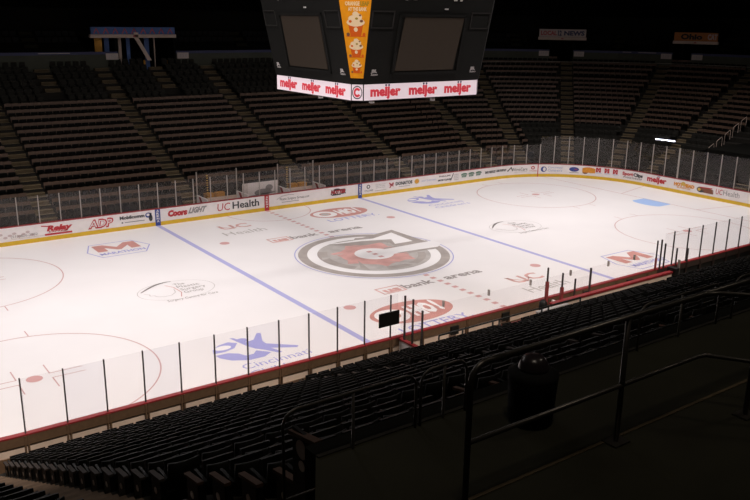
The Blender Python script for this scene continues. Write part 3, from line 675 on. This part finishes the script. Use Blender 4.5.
for i in sorted(pickn):
    x, y, z, a, r_i, bi, k, n, ax = near_all[i]
    if proto is None:
        c = empty('black_arena_seat', (x, y, z)); proto = c
        for nm, me in (('backrest', me_back), ('seat_pan', me_pan), ('side_standard', me_stand), ('armrest', me_arm)):
            p = bpy.data.objects.new(nm, me); COL.objects.link(p); p.parent = c
        bpy.context.view_layer.update()
    else: c = copy_tree(proto, (x, y, z))
    nm = {-32.4: 'first near', -22.9: 'left near', -13.4: 'middle near', -18.4: 'short upper', -3.9: 'right near', -8.7: 'second short upper', 5.6: 'fifth near', -27.6: 'far left short', 1.0: 'third short upper', 15.1: 'last near', 10.4: 'last short upper', X_L: 'far left'}[ax]
    tag(c, 'black seat, %s row up, %s seat right of the %s stairs' % (ordn(r_i+1), ordn(k), nm), 'seat', 'black seats of the near stand')
    if r_i >= 19 and random.random() < .0: pass
stuff('black_arena_seat', lo_near, [t[:4] for i, t in enumerate(near_all) if i not in pickn], SEATB, 'the more distant rows of black seats in the near stand, seen from behind', 'seat')
# row ends with number plates
pn = 0
for x, y, z, r_i in ENDP:
    ok, w = in_frame(x, y-.4, z+.5, 3)
    if not ok or w > 36: continue
    big = r_i == 20 and x == -22.9
    e = empty('row_end_panel', (x-(.26 if big else 0), y-.42, z+(.42 if big else 0)))
    tag(e, 'black row end panel with pale plate, %s row up, beside the %s' % (ordn(r_i+1), {-22.9: 'left stairs', -13.4: 'middle stairs', -18.4: 'short upper stairs', -3.9: 'right stairs', -8.7: 'second short stairs', 5.6: 'fifth stairs'}.get(x, 'last stairs')), 'seat end panel', 'row end panels beside the near stairs')
    g = G(); g.box(0, .035, -.20, .14, -.42 if big else 0, .60 if big else .56); g.obj('panel', SEATB, e)
    g = G(); g.hexa([(-.03,-.28,.60),(.05,-.28,.60),(.05,.16,.52),(-.03,.16,.52)], [(-.03,-.28,.64),(.05,-.28,.64),(.05,.16,.56),(-.03,.16,.56)]); g.obj('armrest', ARM if r_i < 16 else ARMT, e)
    g = G(); rr = .05; g.disc(0, .28 if big else .33, rr, 0, 20); g.map(lambda a, b, c: (-.006, a-.02, b)); g.f = [f[::-1] for f in g.f]
    g.add([(0.0, q[1], q[2]) for q in g.v[:20]], []); g.f += [(i, (i+1)%20, 20+(i+1)%20, 20+i) for i in range(20)]; g.m += [0]*20; g.obj('number_plate', PLATE, e)
    if big:
        g = G(); g.disc(0, .44, .09, 0, 24); g.map(lambda a, b, c: (-.006, a-.02, b)); g.f = [f[::-1] for f in g.f]; g.obj('row_number_plate', PLATE, e)

# ------------------------------------------------------------------ concourse and rails in the foreground
FZ = 9.85
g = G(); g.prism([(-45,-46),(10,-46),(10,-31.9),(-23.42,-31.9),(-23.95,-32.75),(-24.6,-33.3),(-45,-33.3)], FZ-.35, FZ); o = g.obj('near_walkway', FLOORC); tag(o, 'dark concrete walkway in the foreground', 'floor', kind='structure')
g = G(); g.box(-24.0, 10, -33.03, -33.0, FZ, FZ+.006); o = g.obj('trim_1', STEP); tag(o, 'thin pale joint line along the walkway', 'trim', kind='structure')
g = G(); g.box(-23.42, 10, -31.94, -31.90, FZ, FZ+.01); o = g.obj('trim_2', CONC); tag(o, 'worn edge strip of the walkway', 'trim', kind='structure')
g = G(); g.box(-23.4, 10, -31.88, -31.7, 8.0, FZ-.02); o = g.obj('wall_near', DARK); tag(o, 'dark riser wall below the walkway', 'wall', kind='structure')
# main rail
RY = -33.07; TZ = 10.92
def arc_pts(c, r, a0, a1, n=7): return [(c[0]+r*math.cos(math.radians(a0+(a1-a0)*k/n)), 0, c[1]+r*math.sin(math.radians(a0+(a1-a0)*k/n))) for k in range(n+1)]
e = empty('walkway_railing', (-22.93, RY, FZ)); tag(e, 'black steel railing with rounded left end in the foreground', 'railing')
def tubep(nm, path, r_, par, m=RAILM, n=12): g = G(); g.tube(path, r_, n); return g.obj(nm, m, par, smooth=True)
h = TZ-FZ
tubep('end_post', [(0,0,0),(0,0,h-.14)]+arc_pts((.14, h-.14), .14, 180, 90)+[(.3,0,h)], .022, e)
tubep('top_rail', [(.3,0,h),(6.6,0,h)], .022, e)
tubep('mid_rail', [(.0,0,.50),(2.62,0,.50),(2.72,-.02,.50),(2.93,-.33,.50),(3.5,-.9,.50)], .018, e)
for x, y_ in ((1.62, 0), (2.93, -.33), (4.3, 0), (5.6, 0)):
    tubep('post', [(x,y_,0),(x,y_,h if not y_ else h+.02)], .022, e); g = G(); g.box(x-.09, x+.09, y_-.07, y_+.07, 0, .015); g.obj('base_plate', RAILM, e)
tubep('return_rail', [(2.62,0,h),(2.75,-.06,h),(2.93,-.33,h+.02),(3.6,-1.0,h+.02)], .02, e)
# second rail line in front of the slab
def rail2(x0, x1, label, z0=9.02, ztop=10.34, y=-31.97):
    e = empty('stand_railing', (x0, y, z0)); tag(e, label, 'railing', 'thin railings along the slab edge'); h = ztop-z0; L = x1-x0
    tubep('top_rail', [(0,0,0),(0,0,h-.12)]+arc_pts((.12, h-.12), .12, 180, 90)+arc_pts((L-.12, h-.12), .12, 90, 0)+[(L,0,0)], .012, e, n=8)
    tubep('lower_rail', [(0,0,h*.45),(L,0,h*.45)], .011, e, n=8); tubep('post', [(L*.5,0,0),(L*.5,0,h)], .012, e, n=8)
rail2(-23.74, -22.5, 'thin black railing with rounded corners, left of the main railing end')
rail2(-22.45, -21.95, 'short thin railing just beyond the main railing end')
rail2(-19.6, -18.2, 'thin railing in front of the upper rows near the bin'); rail2(-17.9, -15.9, 'thin railing at the right edge above the upper rows')
# trash can
e = empty('trash_can', (-21.62, -32.42, FZ)); tag(e, 'black waste bin with shiny domed lid by the railing', 'bin')
g = G(); g.lathe([(.16,0),(.185,.02),(.21,.42),(.21,.45),(.14,.48)], (0,0,0), 28); g.obj('body', PUCK, e, smooth=True)
lidm = mat('glossy black lid', (.02, .015, .017), .28, .4)
g = G(); g.lathe([(.13,.47),(.125,.50),(.11,.55),(.08,.59),(.02,.60)], (0,0,0), 28); l = g.obj('domed_lid', lidm, e, smooth=True)
g = G(); g.box(-.05,.05,.10,.13,.50,.55); g.obj('flap', PUCK, l)

# ------------------------------------------------------------------ far parapet, portals, signs, upper deck
PD = 20.5; PT = 10.12
def s_of(x, y):
    return 22+RC*(PI/2-math.atan2(y-(HY-RC), x-(HX-RC))) if y > HY-RC and x > 22 else (x if x <= 22 else S_END+(HY-RC-y))
P1 = (-2.95, 2.25); P2 = (s_of(41.68,26.0), s_of(43.4,24.2)); P3 = (s_of(48.93,15.7), s_of(49.6,14.0))
cuts = [S_L, P1[0], P1[1], P2[0], P2[1], P3[0], P3[1], S_R]
for i in range(0, 8, 2):
    g = G(); sweep(g, cuts[i], cuts[i+1], rectp(PD, PD+.22, 8.2, PT-.22), step=.8); sweep(g, cuts[i], cuts[i+1], rectp(PD-.03, PD+.25, PT-.22, PT), 1, step=.8)
    o = g.obj('wall_far', [WALLG, WALLB]); tag(o, 'grey green parapet wall with dark blue cap above the far stand, %s stretch' % WHERE[i//2], 'wall', kind='structure')
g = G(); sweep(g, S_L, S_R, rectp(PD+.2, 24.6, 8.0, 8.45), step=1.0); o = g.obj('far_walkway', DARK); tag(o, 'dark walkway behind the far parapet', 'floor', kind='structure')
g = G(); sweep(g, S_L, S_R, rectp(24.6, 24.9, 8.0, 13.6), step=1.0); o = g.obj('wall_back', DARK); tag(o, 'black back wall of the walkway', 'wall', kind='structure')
UPR = [(22.4+.80*k, 10.4+.50*k) for k in range(26)]
gapz = [(P1[0]-2.2, P1[1]+.3), (P2[0]-.35, P2[1]+.3), (P3[0]-.3, P3[1]+.4)]
g = G()
segs = [S_L, gapz[0][0], gapz[0][1], gapz[1][0], gapz[1][1], gapz[2][0], gapz[2][1], S_R]
def uprof(k0):
    r = UPR[k0:]; pr = [(r[0][0], r[0][1]-.4)]
    pr.append((r[0][0], r[0][1]))
    for i in range(1, len(r)): pr += [(r[i][0], r[i-1][1]), (r[i][0], r[i][1])]
    pr += [(r[-1][0]+.9, r[-1][1]), (r[-1][0]+.9, r[-1][1]-.4)]; return pr
for i in range(7): sweep(g, segs[i], segs[i+1], uprof(0 if i % 2 == 0 else 5), step=1.5)
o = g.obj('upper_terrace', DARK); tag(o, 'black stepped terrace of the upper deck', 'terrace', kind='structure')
up = []; UAIS = [-19, -9.3, .2, 9.8, 19.4, arcpos(72), arcpos(54), arcpos(34), arcpos(14), S_END+2.5]
for k, (d, z) in enumerate(UPR[:22]):
    for s, bi, q in fill_row(d, UAIS, S_L+2, S_END+5, .55):
        if k < 5 and any(a-.3 < s < b+.3 for a, b in gapz): continue
        x, y, nx, ny = cont(s, d+.45); 
        if in_frame(x, y, z, 60)[0]: up.append((x, y, z, math.atan2(ny, nx)-PI/2))
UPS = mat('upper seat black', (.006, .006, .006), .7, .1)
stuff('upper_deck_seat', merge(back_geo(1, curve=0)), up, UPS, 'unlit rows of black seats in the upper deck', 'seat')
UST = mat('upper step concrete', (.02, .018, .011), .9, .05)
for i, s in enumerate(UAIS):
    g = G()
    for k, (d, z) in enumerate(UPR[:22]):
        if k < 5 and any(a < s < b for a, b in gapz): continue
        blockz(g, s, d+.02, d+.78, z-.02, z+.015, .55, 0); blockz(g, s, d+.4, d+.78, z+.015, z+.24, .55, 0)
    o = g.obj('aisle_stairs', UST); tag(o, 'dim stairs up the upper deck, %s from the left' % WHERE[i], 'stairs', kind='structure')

def frame_at(s, d, z):
    x, y, nx, ny = cont(s, d); return (x, y, z), math.atan2(ny, nx)+PI/2          # local +x to the right seen from the ice, local -y towards the ice
def portal(s0, s1, w, zb, zt_, label, signm, texts, off=0., cols=()):
    sm = (s0+s1)/2+off; loc, rz = frame_at(sm, PD, 0); e = empty('portal', loc, rz); tag(e, label, 'portal', 'entrance portals of the upper level')
    P = lambda nm, b, m, lab=None: (lambda o: (o.__setitem__('label', lab) if lab else None, o)[1])(boxobj(nm, b, m, e))
    P('header_beam', [(-w/2-.08, w/2+.08, .0, .35, zb-.28, zb)], BEAM); P('emblem', [(-.12,.12,-.015,0,zb-.2,zb-.08)], SIGNR)
    sgn = P('sign_board', [(-w/2, w/2, .05, .2, zb+.02, zt_)], signm)
    for t, x0, x1, m, h in texts:
        g = G(); put_text(g, t, x0, x1, zb+.02+(zt_-zb)*(.5)-h/2, h, 0, 0, .05); g.map(lambda x, y, z: (x, .042, y)); g.obj('lettering', m, sgn)
    ow = (s1-s0)/2*( (RC+PD)/RC if s0 > 22 else 1)
    for sd in (-1, 1): P('side_wall', [(sd*ow-off-.1, sd*ow-off+.1, .24, 3.9, 8.45, zb-.28)], DARK)
    for x0, x1, m in cols: P('column', [(x0, x1, 1.0, 1.15, 8.45, zb-.3)], m)
    P('ceiling_panel', [(-w/2, w/2, .35, 3.9, zb-.28, zb-.2)], DARK)
    return e, ow
e, ow = portal(P1[0], P1[1], 7.3, 11.52, 12.12, 'left entrance portal under a long blue and red patterned board', SIGNBL, [], -1.05,
   [(-3.1,-2.5,AMBER),(-2.3,-1.9,SIGNBL),(-1.1,-.85,BEAM),(-.4,-.1,SIGNBL),(1.2,1.6,SIGNBL),(2.05,2.12,BEAM)])
sb_ = [c for c in e.children if c.name.startswith('sign_board')][0]
g = G()
for k in range(9):
    cx = -3.2+.8*k; g.line([(cx-.2, 11.62), (cx, 12.0), (cx+.2, 11.62)], .09, 0, 0); 
g.map(lambda x, y, z: (x, .042, y)); g.obj('zigzag_pattern', SIGNR, sb_)
g = G(); g.hexa([(-.05,.0,11.3),(.35,.0,11.3),(.35,.3,11.3),(-.05,.3,11.3)], [(-.05,.0,11.7),(.35,.0,11.7),(.35,.3,11.7),(-.05,.3,11.7)])
g.hexa([(1.05,-.02,9.35),(1.40,-.02,9.35),(1.40,.12,9.35),(1.05,.12,9.35)], [(-.05,-.02,11.3),(.30,-.02,11.3),(.30,.12,11.3),(-.05,.12,11.3)]); g.obj('diagonal_brace', BEAM, e)
for x, w in ((-1.7, .10), (.9, .07), (2.9, .08)):
    g = G(); g.box(x-w, x+w, .4, .5, 8.45, 9.35); g.obj('amber_post', AMBER, e)
portal(P2[0], P2[1], 4.9, 11.42, 12.25, 'middle entrance portal under a local news sign', SIGNW, [('LOCAL', -2.3, -.6, SIGNR, .42), ('12', -.5, -.1, WALLB, .5), ('NEWS', .15, 2.3, WALLB, .42)])
portal(P3[0], P3[1], 4.3, 11.3, 12.15, 'right entrance portal under an orange sign', SIGNO, [('Ohio', -1.5, .65, BLACK, .5), ('CAT', 1.15, 2.1, SIGNW, .5)], .35)
def wsign(s, txt, label, w=1.05):
    loc, rz = frame_at(s, PD-.06, 9.72); o = boxobj('section_sign', [(-w/2, w/2, -.03, .03, -.26, .26)], SIGNW, None, loc); o.rotation_euler.z = rz
    tag(o, label, 'sign', 'white section signs on the parapet'); g = G(); put_text(g, txt, -.3, .3, -.13, .26, 0, 0, .03); g.map(lambda x, y, z: (x, -.034, y)); g.obj('digits', BGRY, o)
wsign(-3.45, '110', 'white section sign left of the left portal'); wsign(2.85, '111', 'white section sign right of the left portal')
kk = RC/(RC+PD)
wsign(P2[0]-.62*kk, '113', 'white section sign left of the middle portal'); wsign(P2[1]+.62*kk, '114', 'white section sign right of the middle portal')
wsign(P3[0]-.6*kk, '115', 'white section sign left of the right portal'); wsign(P3[1]+.65*kk, '116', 'white section sign right of the right portal')
for s0, s1, lb in ((-9.4, -6.9, 'left'), (30.6, 31.7, 'middle'), (38.9, 40.3, 'right')):
    g = G(); sweep(g, s0, s1, rectp(PD-.05, PD-.03, PT-.12, PT-.07)); o = g.obj('parapet_glint', SIGNW); tag(o, 'painted pale glint on the parapet cap, %s one' % lb, 'strip')  # pale strips paint the white glints along the parapet cap
# long handrail before the parapet on the curved stand
g = G(); g.tube([(*cont(s, 19.6-.02*abs(s-31))[:2], 8.75+.42*math.sin((s-24)/20*PI)-.12) for s in np.linspace(24.5, S_END+3, 40)], .02, 6); o = g.obj('curved_cable', mat('pale cable', (.30, .27, .23), .5)); tag(o, 'thin pale cable sweeping across the end stand below the parapet', 'cable')

# tunnel at the far right of the end stand and its handrails
loc, rz = frame_at(S_END+4.9, 3.0, 0)
e = empty('tunnel_entrance', loc, rz); tag(e, 'black vehicle tunnel mouth at the right end of the end stand', 'tunnel')
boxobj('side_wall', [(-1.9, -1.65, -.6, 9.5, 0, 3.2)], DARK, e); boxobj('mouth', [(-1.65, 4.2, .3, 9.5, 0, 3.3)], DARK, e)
st = 0
for k in range(5):
    loc, rz = frame_at(S_END+2.0, 5.6+.86*1.3*k, 2.1+.385*1.3*k)
    e = empty('stair_handrail', loc, rz); tag(e, 'pale hoop handrail beside the tunnel stairs, %s from the bottom' % WHERE[k], 'handrail', 'hoop handrails by the tunnel')
    g = G(); g.tube([(0,0,0),(0,0,.85),(0,.12,.95),(0,.7,1.2),(0,.78,1.1),(0,.78,.4)], .022, 8); g.obj('hoop', BEAM, e)
loc, rz = frame_at(arcpos(10.5), 6.6, 2.95)
o = boxobj('strip_lamp', [(-.9, .9, -.06, .06, 0, .10)], LAMPW, None, loc); o.rotation_euler.z = rz; tag(o, 'bright white strip lamp at the foot of the end stand stairs', 'lamp')
g = G(); g.box(-.95,.95,-.08,.08,-.05,0); g.obj('housing', BLACK, o)

# ------------------------------------------------------------------ scoreboard
SX, SY = -.1, -.1
sb = empty('scoreboard', (SX, SY, 9.25)); tag(sb, 'large black hanging four sided scoreboard with lit ring and blank screens', 'scoreboard')
def octo(a, c): return [(-a+c,-a),(a-c,-a),(a,-a+c),(a,a-c),(a-c,a),(-a+c,a),(-a,a-c),(-a,-a+c)]
def oct_prism(g, a0, c0, z0, a1, c1, z1, mi=0): g.hexa([(x,y,z0) for x,y in octo(a0,c0)], [(x,y,z1) for x,y in octo(a1,c1)], mi)
AB, CB, AT, CT, ZT_ = 4.12, .42, 5.12, 1.35, 5.6
g = G(); oct_prism(g, 4.05, .40, .0, 4.05, .40, .84); oct_prism(g, AB, CB, .84, AT, CT, ZT_); g.obj('cabinet', SBODY, sb)
def fpt(side, u, z, out=0.):
    """point on a leaning face: u metres along the face from its centre, z height above ring bottom"""
    t = (z-.84)/(ZT_-.84); a = AB+(AT-AB)*t+out if z > .84 else 4.05+out
    x, y = u, -a
    for _ in range(side): x, y = y, -x
    return (x, y, z)
def fquad(g, side, pts, out, mi=0, th=.03):
    g.hexa([fpt(side, u, z, out-th) for u, z in pts], [fpt(side, u, z, out) for u, z in pts], mi)
for side in range(4):
    # side 0 faces -y, side 1 faces -x
    g = G(); fquad(g, side, [(-3.62,.04),(3.62,.04),(3.62,.80),(-3.62,.80)], .05); ring = g.obj('message_panel', LEDP, sb); ring['label'] = 'white lit strip with red lettering'
    for c in (-2.35, 0., 2.3):
        q = G(); put_text(q, 'meijer', c-.92, c+.92, .24, .44, 0, 0, .055); q.disc(c+.02, .735, .055, 0, 12, 1); q.disc(c+.20, .735, .055, 0, 12, 1)
        q.map(lambda x, y, z: fpt(side, x, y, .057)); q.obj('lettering', [LEDR, LEDB], ring)
    g = G(); fquad(g, side, [(-1.95,1.40),(1.75,1.40),(1.95,3.92),(-1.75,3.92)] if side == 0 else [(-1.85,1.40),(1.85,1.40),(1.85,3.92),(-1.85,3.92)], .03); g.obj('video_screen', SCREEN, sb)
    g = G()
    for b in ([(-2.15,1.2),(2.15,1.2),(2.15,1.34),(-2.15,1.34)], [(-2.15,3.95),(2.15,3.95),(2.15,4.08),(-2.15,4.08)], [(-2.15,1.2),(-1.98,1.2),(-1.98,4.08),(-2.15,4.08)], [(1.98,1.2),(2.15,1.2),(2.15,4.08),(1.98,4.08)]): fquad(g, side, b, .06)
    g.obj('screen_frame', SBODY, sb)
    for u0, u1 in ((-3.7,-2.4), (2.4,3.7)):
        g = G()
        for b in ([(u0,3.4),(u1,3.4),(u1,3.46),(u0,3.46)], [(u0,4.15),(u1,4.15),(u1,4.21),(u0,4.21)], [(u0,3.4),(u0+.06,3.4),(u0+.06,4.2),(u0,4.2)], [(u1-.06,3.4),(u1,3.4),(u1,4.2),(u1-.06,4.2)]): fquad(g, side, b, .03)
        g.obj('access_hatch', SBFR, sb)
    for u, z, w in ((-1.9,4.7,.14), (-1.4,4.72,.2), (.6,4.3,.22), (1.1,4.72,.2), (1.5,4.72,.14)):
        g = G(); fquad(g, side, [(u,z),(u+w,z),(u+w,z+.07),(u,z+.07)], .03); g.obj('white_label', MARKW, sb)  # unlit white labels, painted where small glints show
    for u in (-3.35, 2.95):
        g = G()
        q = G(); put_text(q, 'JBL', u, u+.35, 1.36, .14, 0, 0, .06); put_text(q, 'AUDIO', u, u+.42, 1.22, .07, 0, 0, .05); q.map(lambda x, y, z: fpt(side, x, y, .02)); q.obj('maker_mark', MARKW, sb)
def cpt(k, u, z, out=0.):
    """corner facet: k-th corner; u in -1..1 across the facet"""
    t = (z-.84)/(ZT_-.84); a = AB+(AT-AB)*max(t, 0); c = CB+(CT-CB)*max(t, 0)
    if z < .84: a, c = 4.05, .40
    o = out/math.sqrt(2); x = -a+c/2+u*c/2-o; y = -a+c/2-u*c/2-o
    for _ in range(k): x, y = y, -x
    return (x, y, z)
for k in range(4):
  if k % 2 == 0:
    g = G(); g.hexa([cpt(k,-.92,1.10,0), cpt(k,.92,1.10,0), cpt(k,.92,4.68,0), cpt(k,-.92,4.68,0)], [cpt(k,-.92,1.10,.03), cpt(k,.92,1.10,.03), cpt(k,.92,4.68,.03), cpt(k,-.92,4.68,.03)])
    bn = g.obj('corner_banner', LEDO, sb); bn['label'] = 'tapering orange banner with sundae cups'
    g = G()
    def ct(txt, u0, u1, z, h, mi): 
        q = G(); put_text(q, txt, u0, u1, z, h, 0, mi, .04); q.map(lambda x, y, zz: cpt(k, x, y, .036)); o_ = len(g.v); g.v += q.v; g.f += [tuple(i+o_ for i in f) for f in q.f]; g.m += q.m
    ct('ORANGE', -.60, .25, 4.42, .17, 0); ct('LEAF', .3, .8, 4.42, .17, 3); ct('AT THE BANK', -.45, .70, 4.18, .16, 0)
    for zc, s_ in ((3.45, .86), (2.40, .66), (1.58, .48)):
        ws = {3.45: .66, 2.40: .66, 1.58: .62}[zc]
        def cp(pts, mi, lay): 
            o_ = len(g.v); g.v += [cpt(k, ws*x, zc+y*s_, .036+lay) for x, y in pts]; g.f.append(tuple(range(o_, o_+len(pts)))); g.m.append(mi)
        def el(cx, cz, rx, rz, mi, lay): cp([(cx+rx*math.cos(a*PI/7), cz+rz*math.sin(a*PI/7)) for a in range(14)], mi, lay)
        cp([(-.62,-.45),(.62,-.45),(.80,.18),(-.80,.18)], 1, 0); el(0, .25, .95, .22, 0, .002); el(-.25, .42, .5, .2, 0, .003); el(.2, .52, .45, .2, 0, .004); el(.0, .68, .3, .14, 0, .005)
        el(-.55, .3, .16, .07, 2, .006); el(.6, .32, .18, .07, 4, .006); el(.1, .45, .15, .06, 3, .006); el(.45, .62, .12, .05, 4, .006)
        el(0, -.12, .22, .12, 0, .002); cp([(-1.15,-.50),(1.15,-.50),(1.15,-.45),(-1.15,-.45)], 2, .001); el(-.9, -.38, .2, .1, 4, .003); el(.95, -.38, .18, .1, 2, .003)
    g.obj('banner_artwork', [LEDC, LEDD, LEDD, LEDY, BBRN], bn)
    g = G(); g.hexa([cpt(k,-.95,.04,0), cpt(k,.95,.04,0), cpt(k,.95,.80,0), cpt(k,-.95,.80,0)], [cpt(k,-.95,.04,.04), cpt(k,.95,.04,.04), cpt(k,.95,.80,.04), cpt(k,-.95,.80,.04)])
    pl_ = g.obj('corner_logo_panel', LEDP, sb)
    g = G()
    for r0, r1, mi in ((.88, .74, 0), (.62, .30, 1)):
        n = 28; a0, a1 = (0, 2*PI) if mi == 0 else (math.radians(35), math.radians(325)); o_ = len(g.v)
        for i in range(n+1):
            a = a0+(a1-a0)*i/n; g.v += [cpt(k, r0*math.cos(a), .42+.36*r0*math.sin(a), .046), cpt(k, r1*math.cos(a), .42+.36*r1*math.sin(a), .046)]
        g.f += [(o_+2*i, o_+2*i+1, o_+2*i+3, o_+2*i+2) for i in range(n)]; g.m += [mi]*n
    g.obj('letter_emblem', [BBLK, LEDR], pl_)
for x, y in ((-2.4, -3.0), (-3.3, .4), (2.4, 3.0), (1.2, -3.4)):
    g = G(); g.lathe([(.02,.0),(.12,-.05),(.14,-.22),(.05,-.24)], (x, y, .0), 14); g.obj('underside_lamp', MARKW, sb, smooth=True)
for x, y in ((-3,-3),(3,-3),(3,3),(-3,3)): g = G(); g.tube([(x,y,ZT_-.1),(x*.7,y*.7,16.9)], .03, 6); g.obj('hoist_cable', SBFR, sb)

# ------------------------------------------------------------------ outer shell
ZC = 26.0
g = G(); g.box(-60, 80, -62, 66, ZC, ZC+.4); o = g.obj('ceiling', DARK); tag(o, 'black arena roof', 'ceiling', kind='structure')
g = G(); g.box(-60, 80, -62, 66, -.6, -.14); o = g.obj('floor', CONC); tag(o, 'concrete slab around the ice', 'floor', kind='structure')

# ------------------------------------------------------------------ light
w = bpy.data.worlds.new('world'); sc.world = w; w.use_nodes = True
w.node_tree.nodes['Background'].inputs[0].default_value = (.9, .8, .7, 1); w.node_tree.nodes['Background'].inputs[1].default_value = .0
def area(name, loc, target, sx, sy_, power, color, spread):
    l = bpy.data.lights.new(name, 'AREA'); l.shape = 'RECTANGLE'; l.size = sx; l.size_y = sy_; l.energy = power; l.color = color; l.spread = math.radians(spread)
    o = bpy.data.objects.new(name, l); COL.objects.link(o); o.location = loc
    o.rotation_euler = (Vector(target)-Vector(loc)).to_track_quat('-Z', 'Y').to_euler(); return o
for i in range(6):
    x = (-29, -19.5, -9.8, 9.8, 19.5, 29)[i]
    for y in (-10.5, 10.5):
        area('rink_light', (x, y, 25.2), (x*.92, -y*.12, 0), 5.0, 1.6, 965 if abs(x) < 12 else 700, (1, .925, .91), 106)
for i in range(4):
    x = -24+13*i; area('house_light', (x, -35, 23.5), (x+1, -22, 4), 1.6, 1.6, 140, (1, .86, .70), 130)
for i in range(5):
    x = -23+8.5*i; area('board_back_fill', (x, -27, 19), (x+.5, -13.3, .8), 1.2, .6, 105, (1, .84, .72), 34)  # added fill lamps, unseen, that brighten the backs of the near boards
for i in range(3):
    x = -12+22*i; area('house_light', (x, 20, 24), (x+4, 33, 9.5), 1.2, 1.2, 22, (1, .88, .80), 110)
sc.view_settings.view_transform = 'Standard'; sc.view_settings.look = 'None'; sc.view_settings.gamma = 1; sc.view_settings.use_curve_mapping = False
sc.view_settings.exposure = 0.0
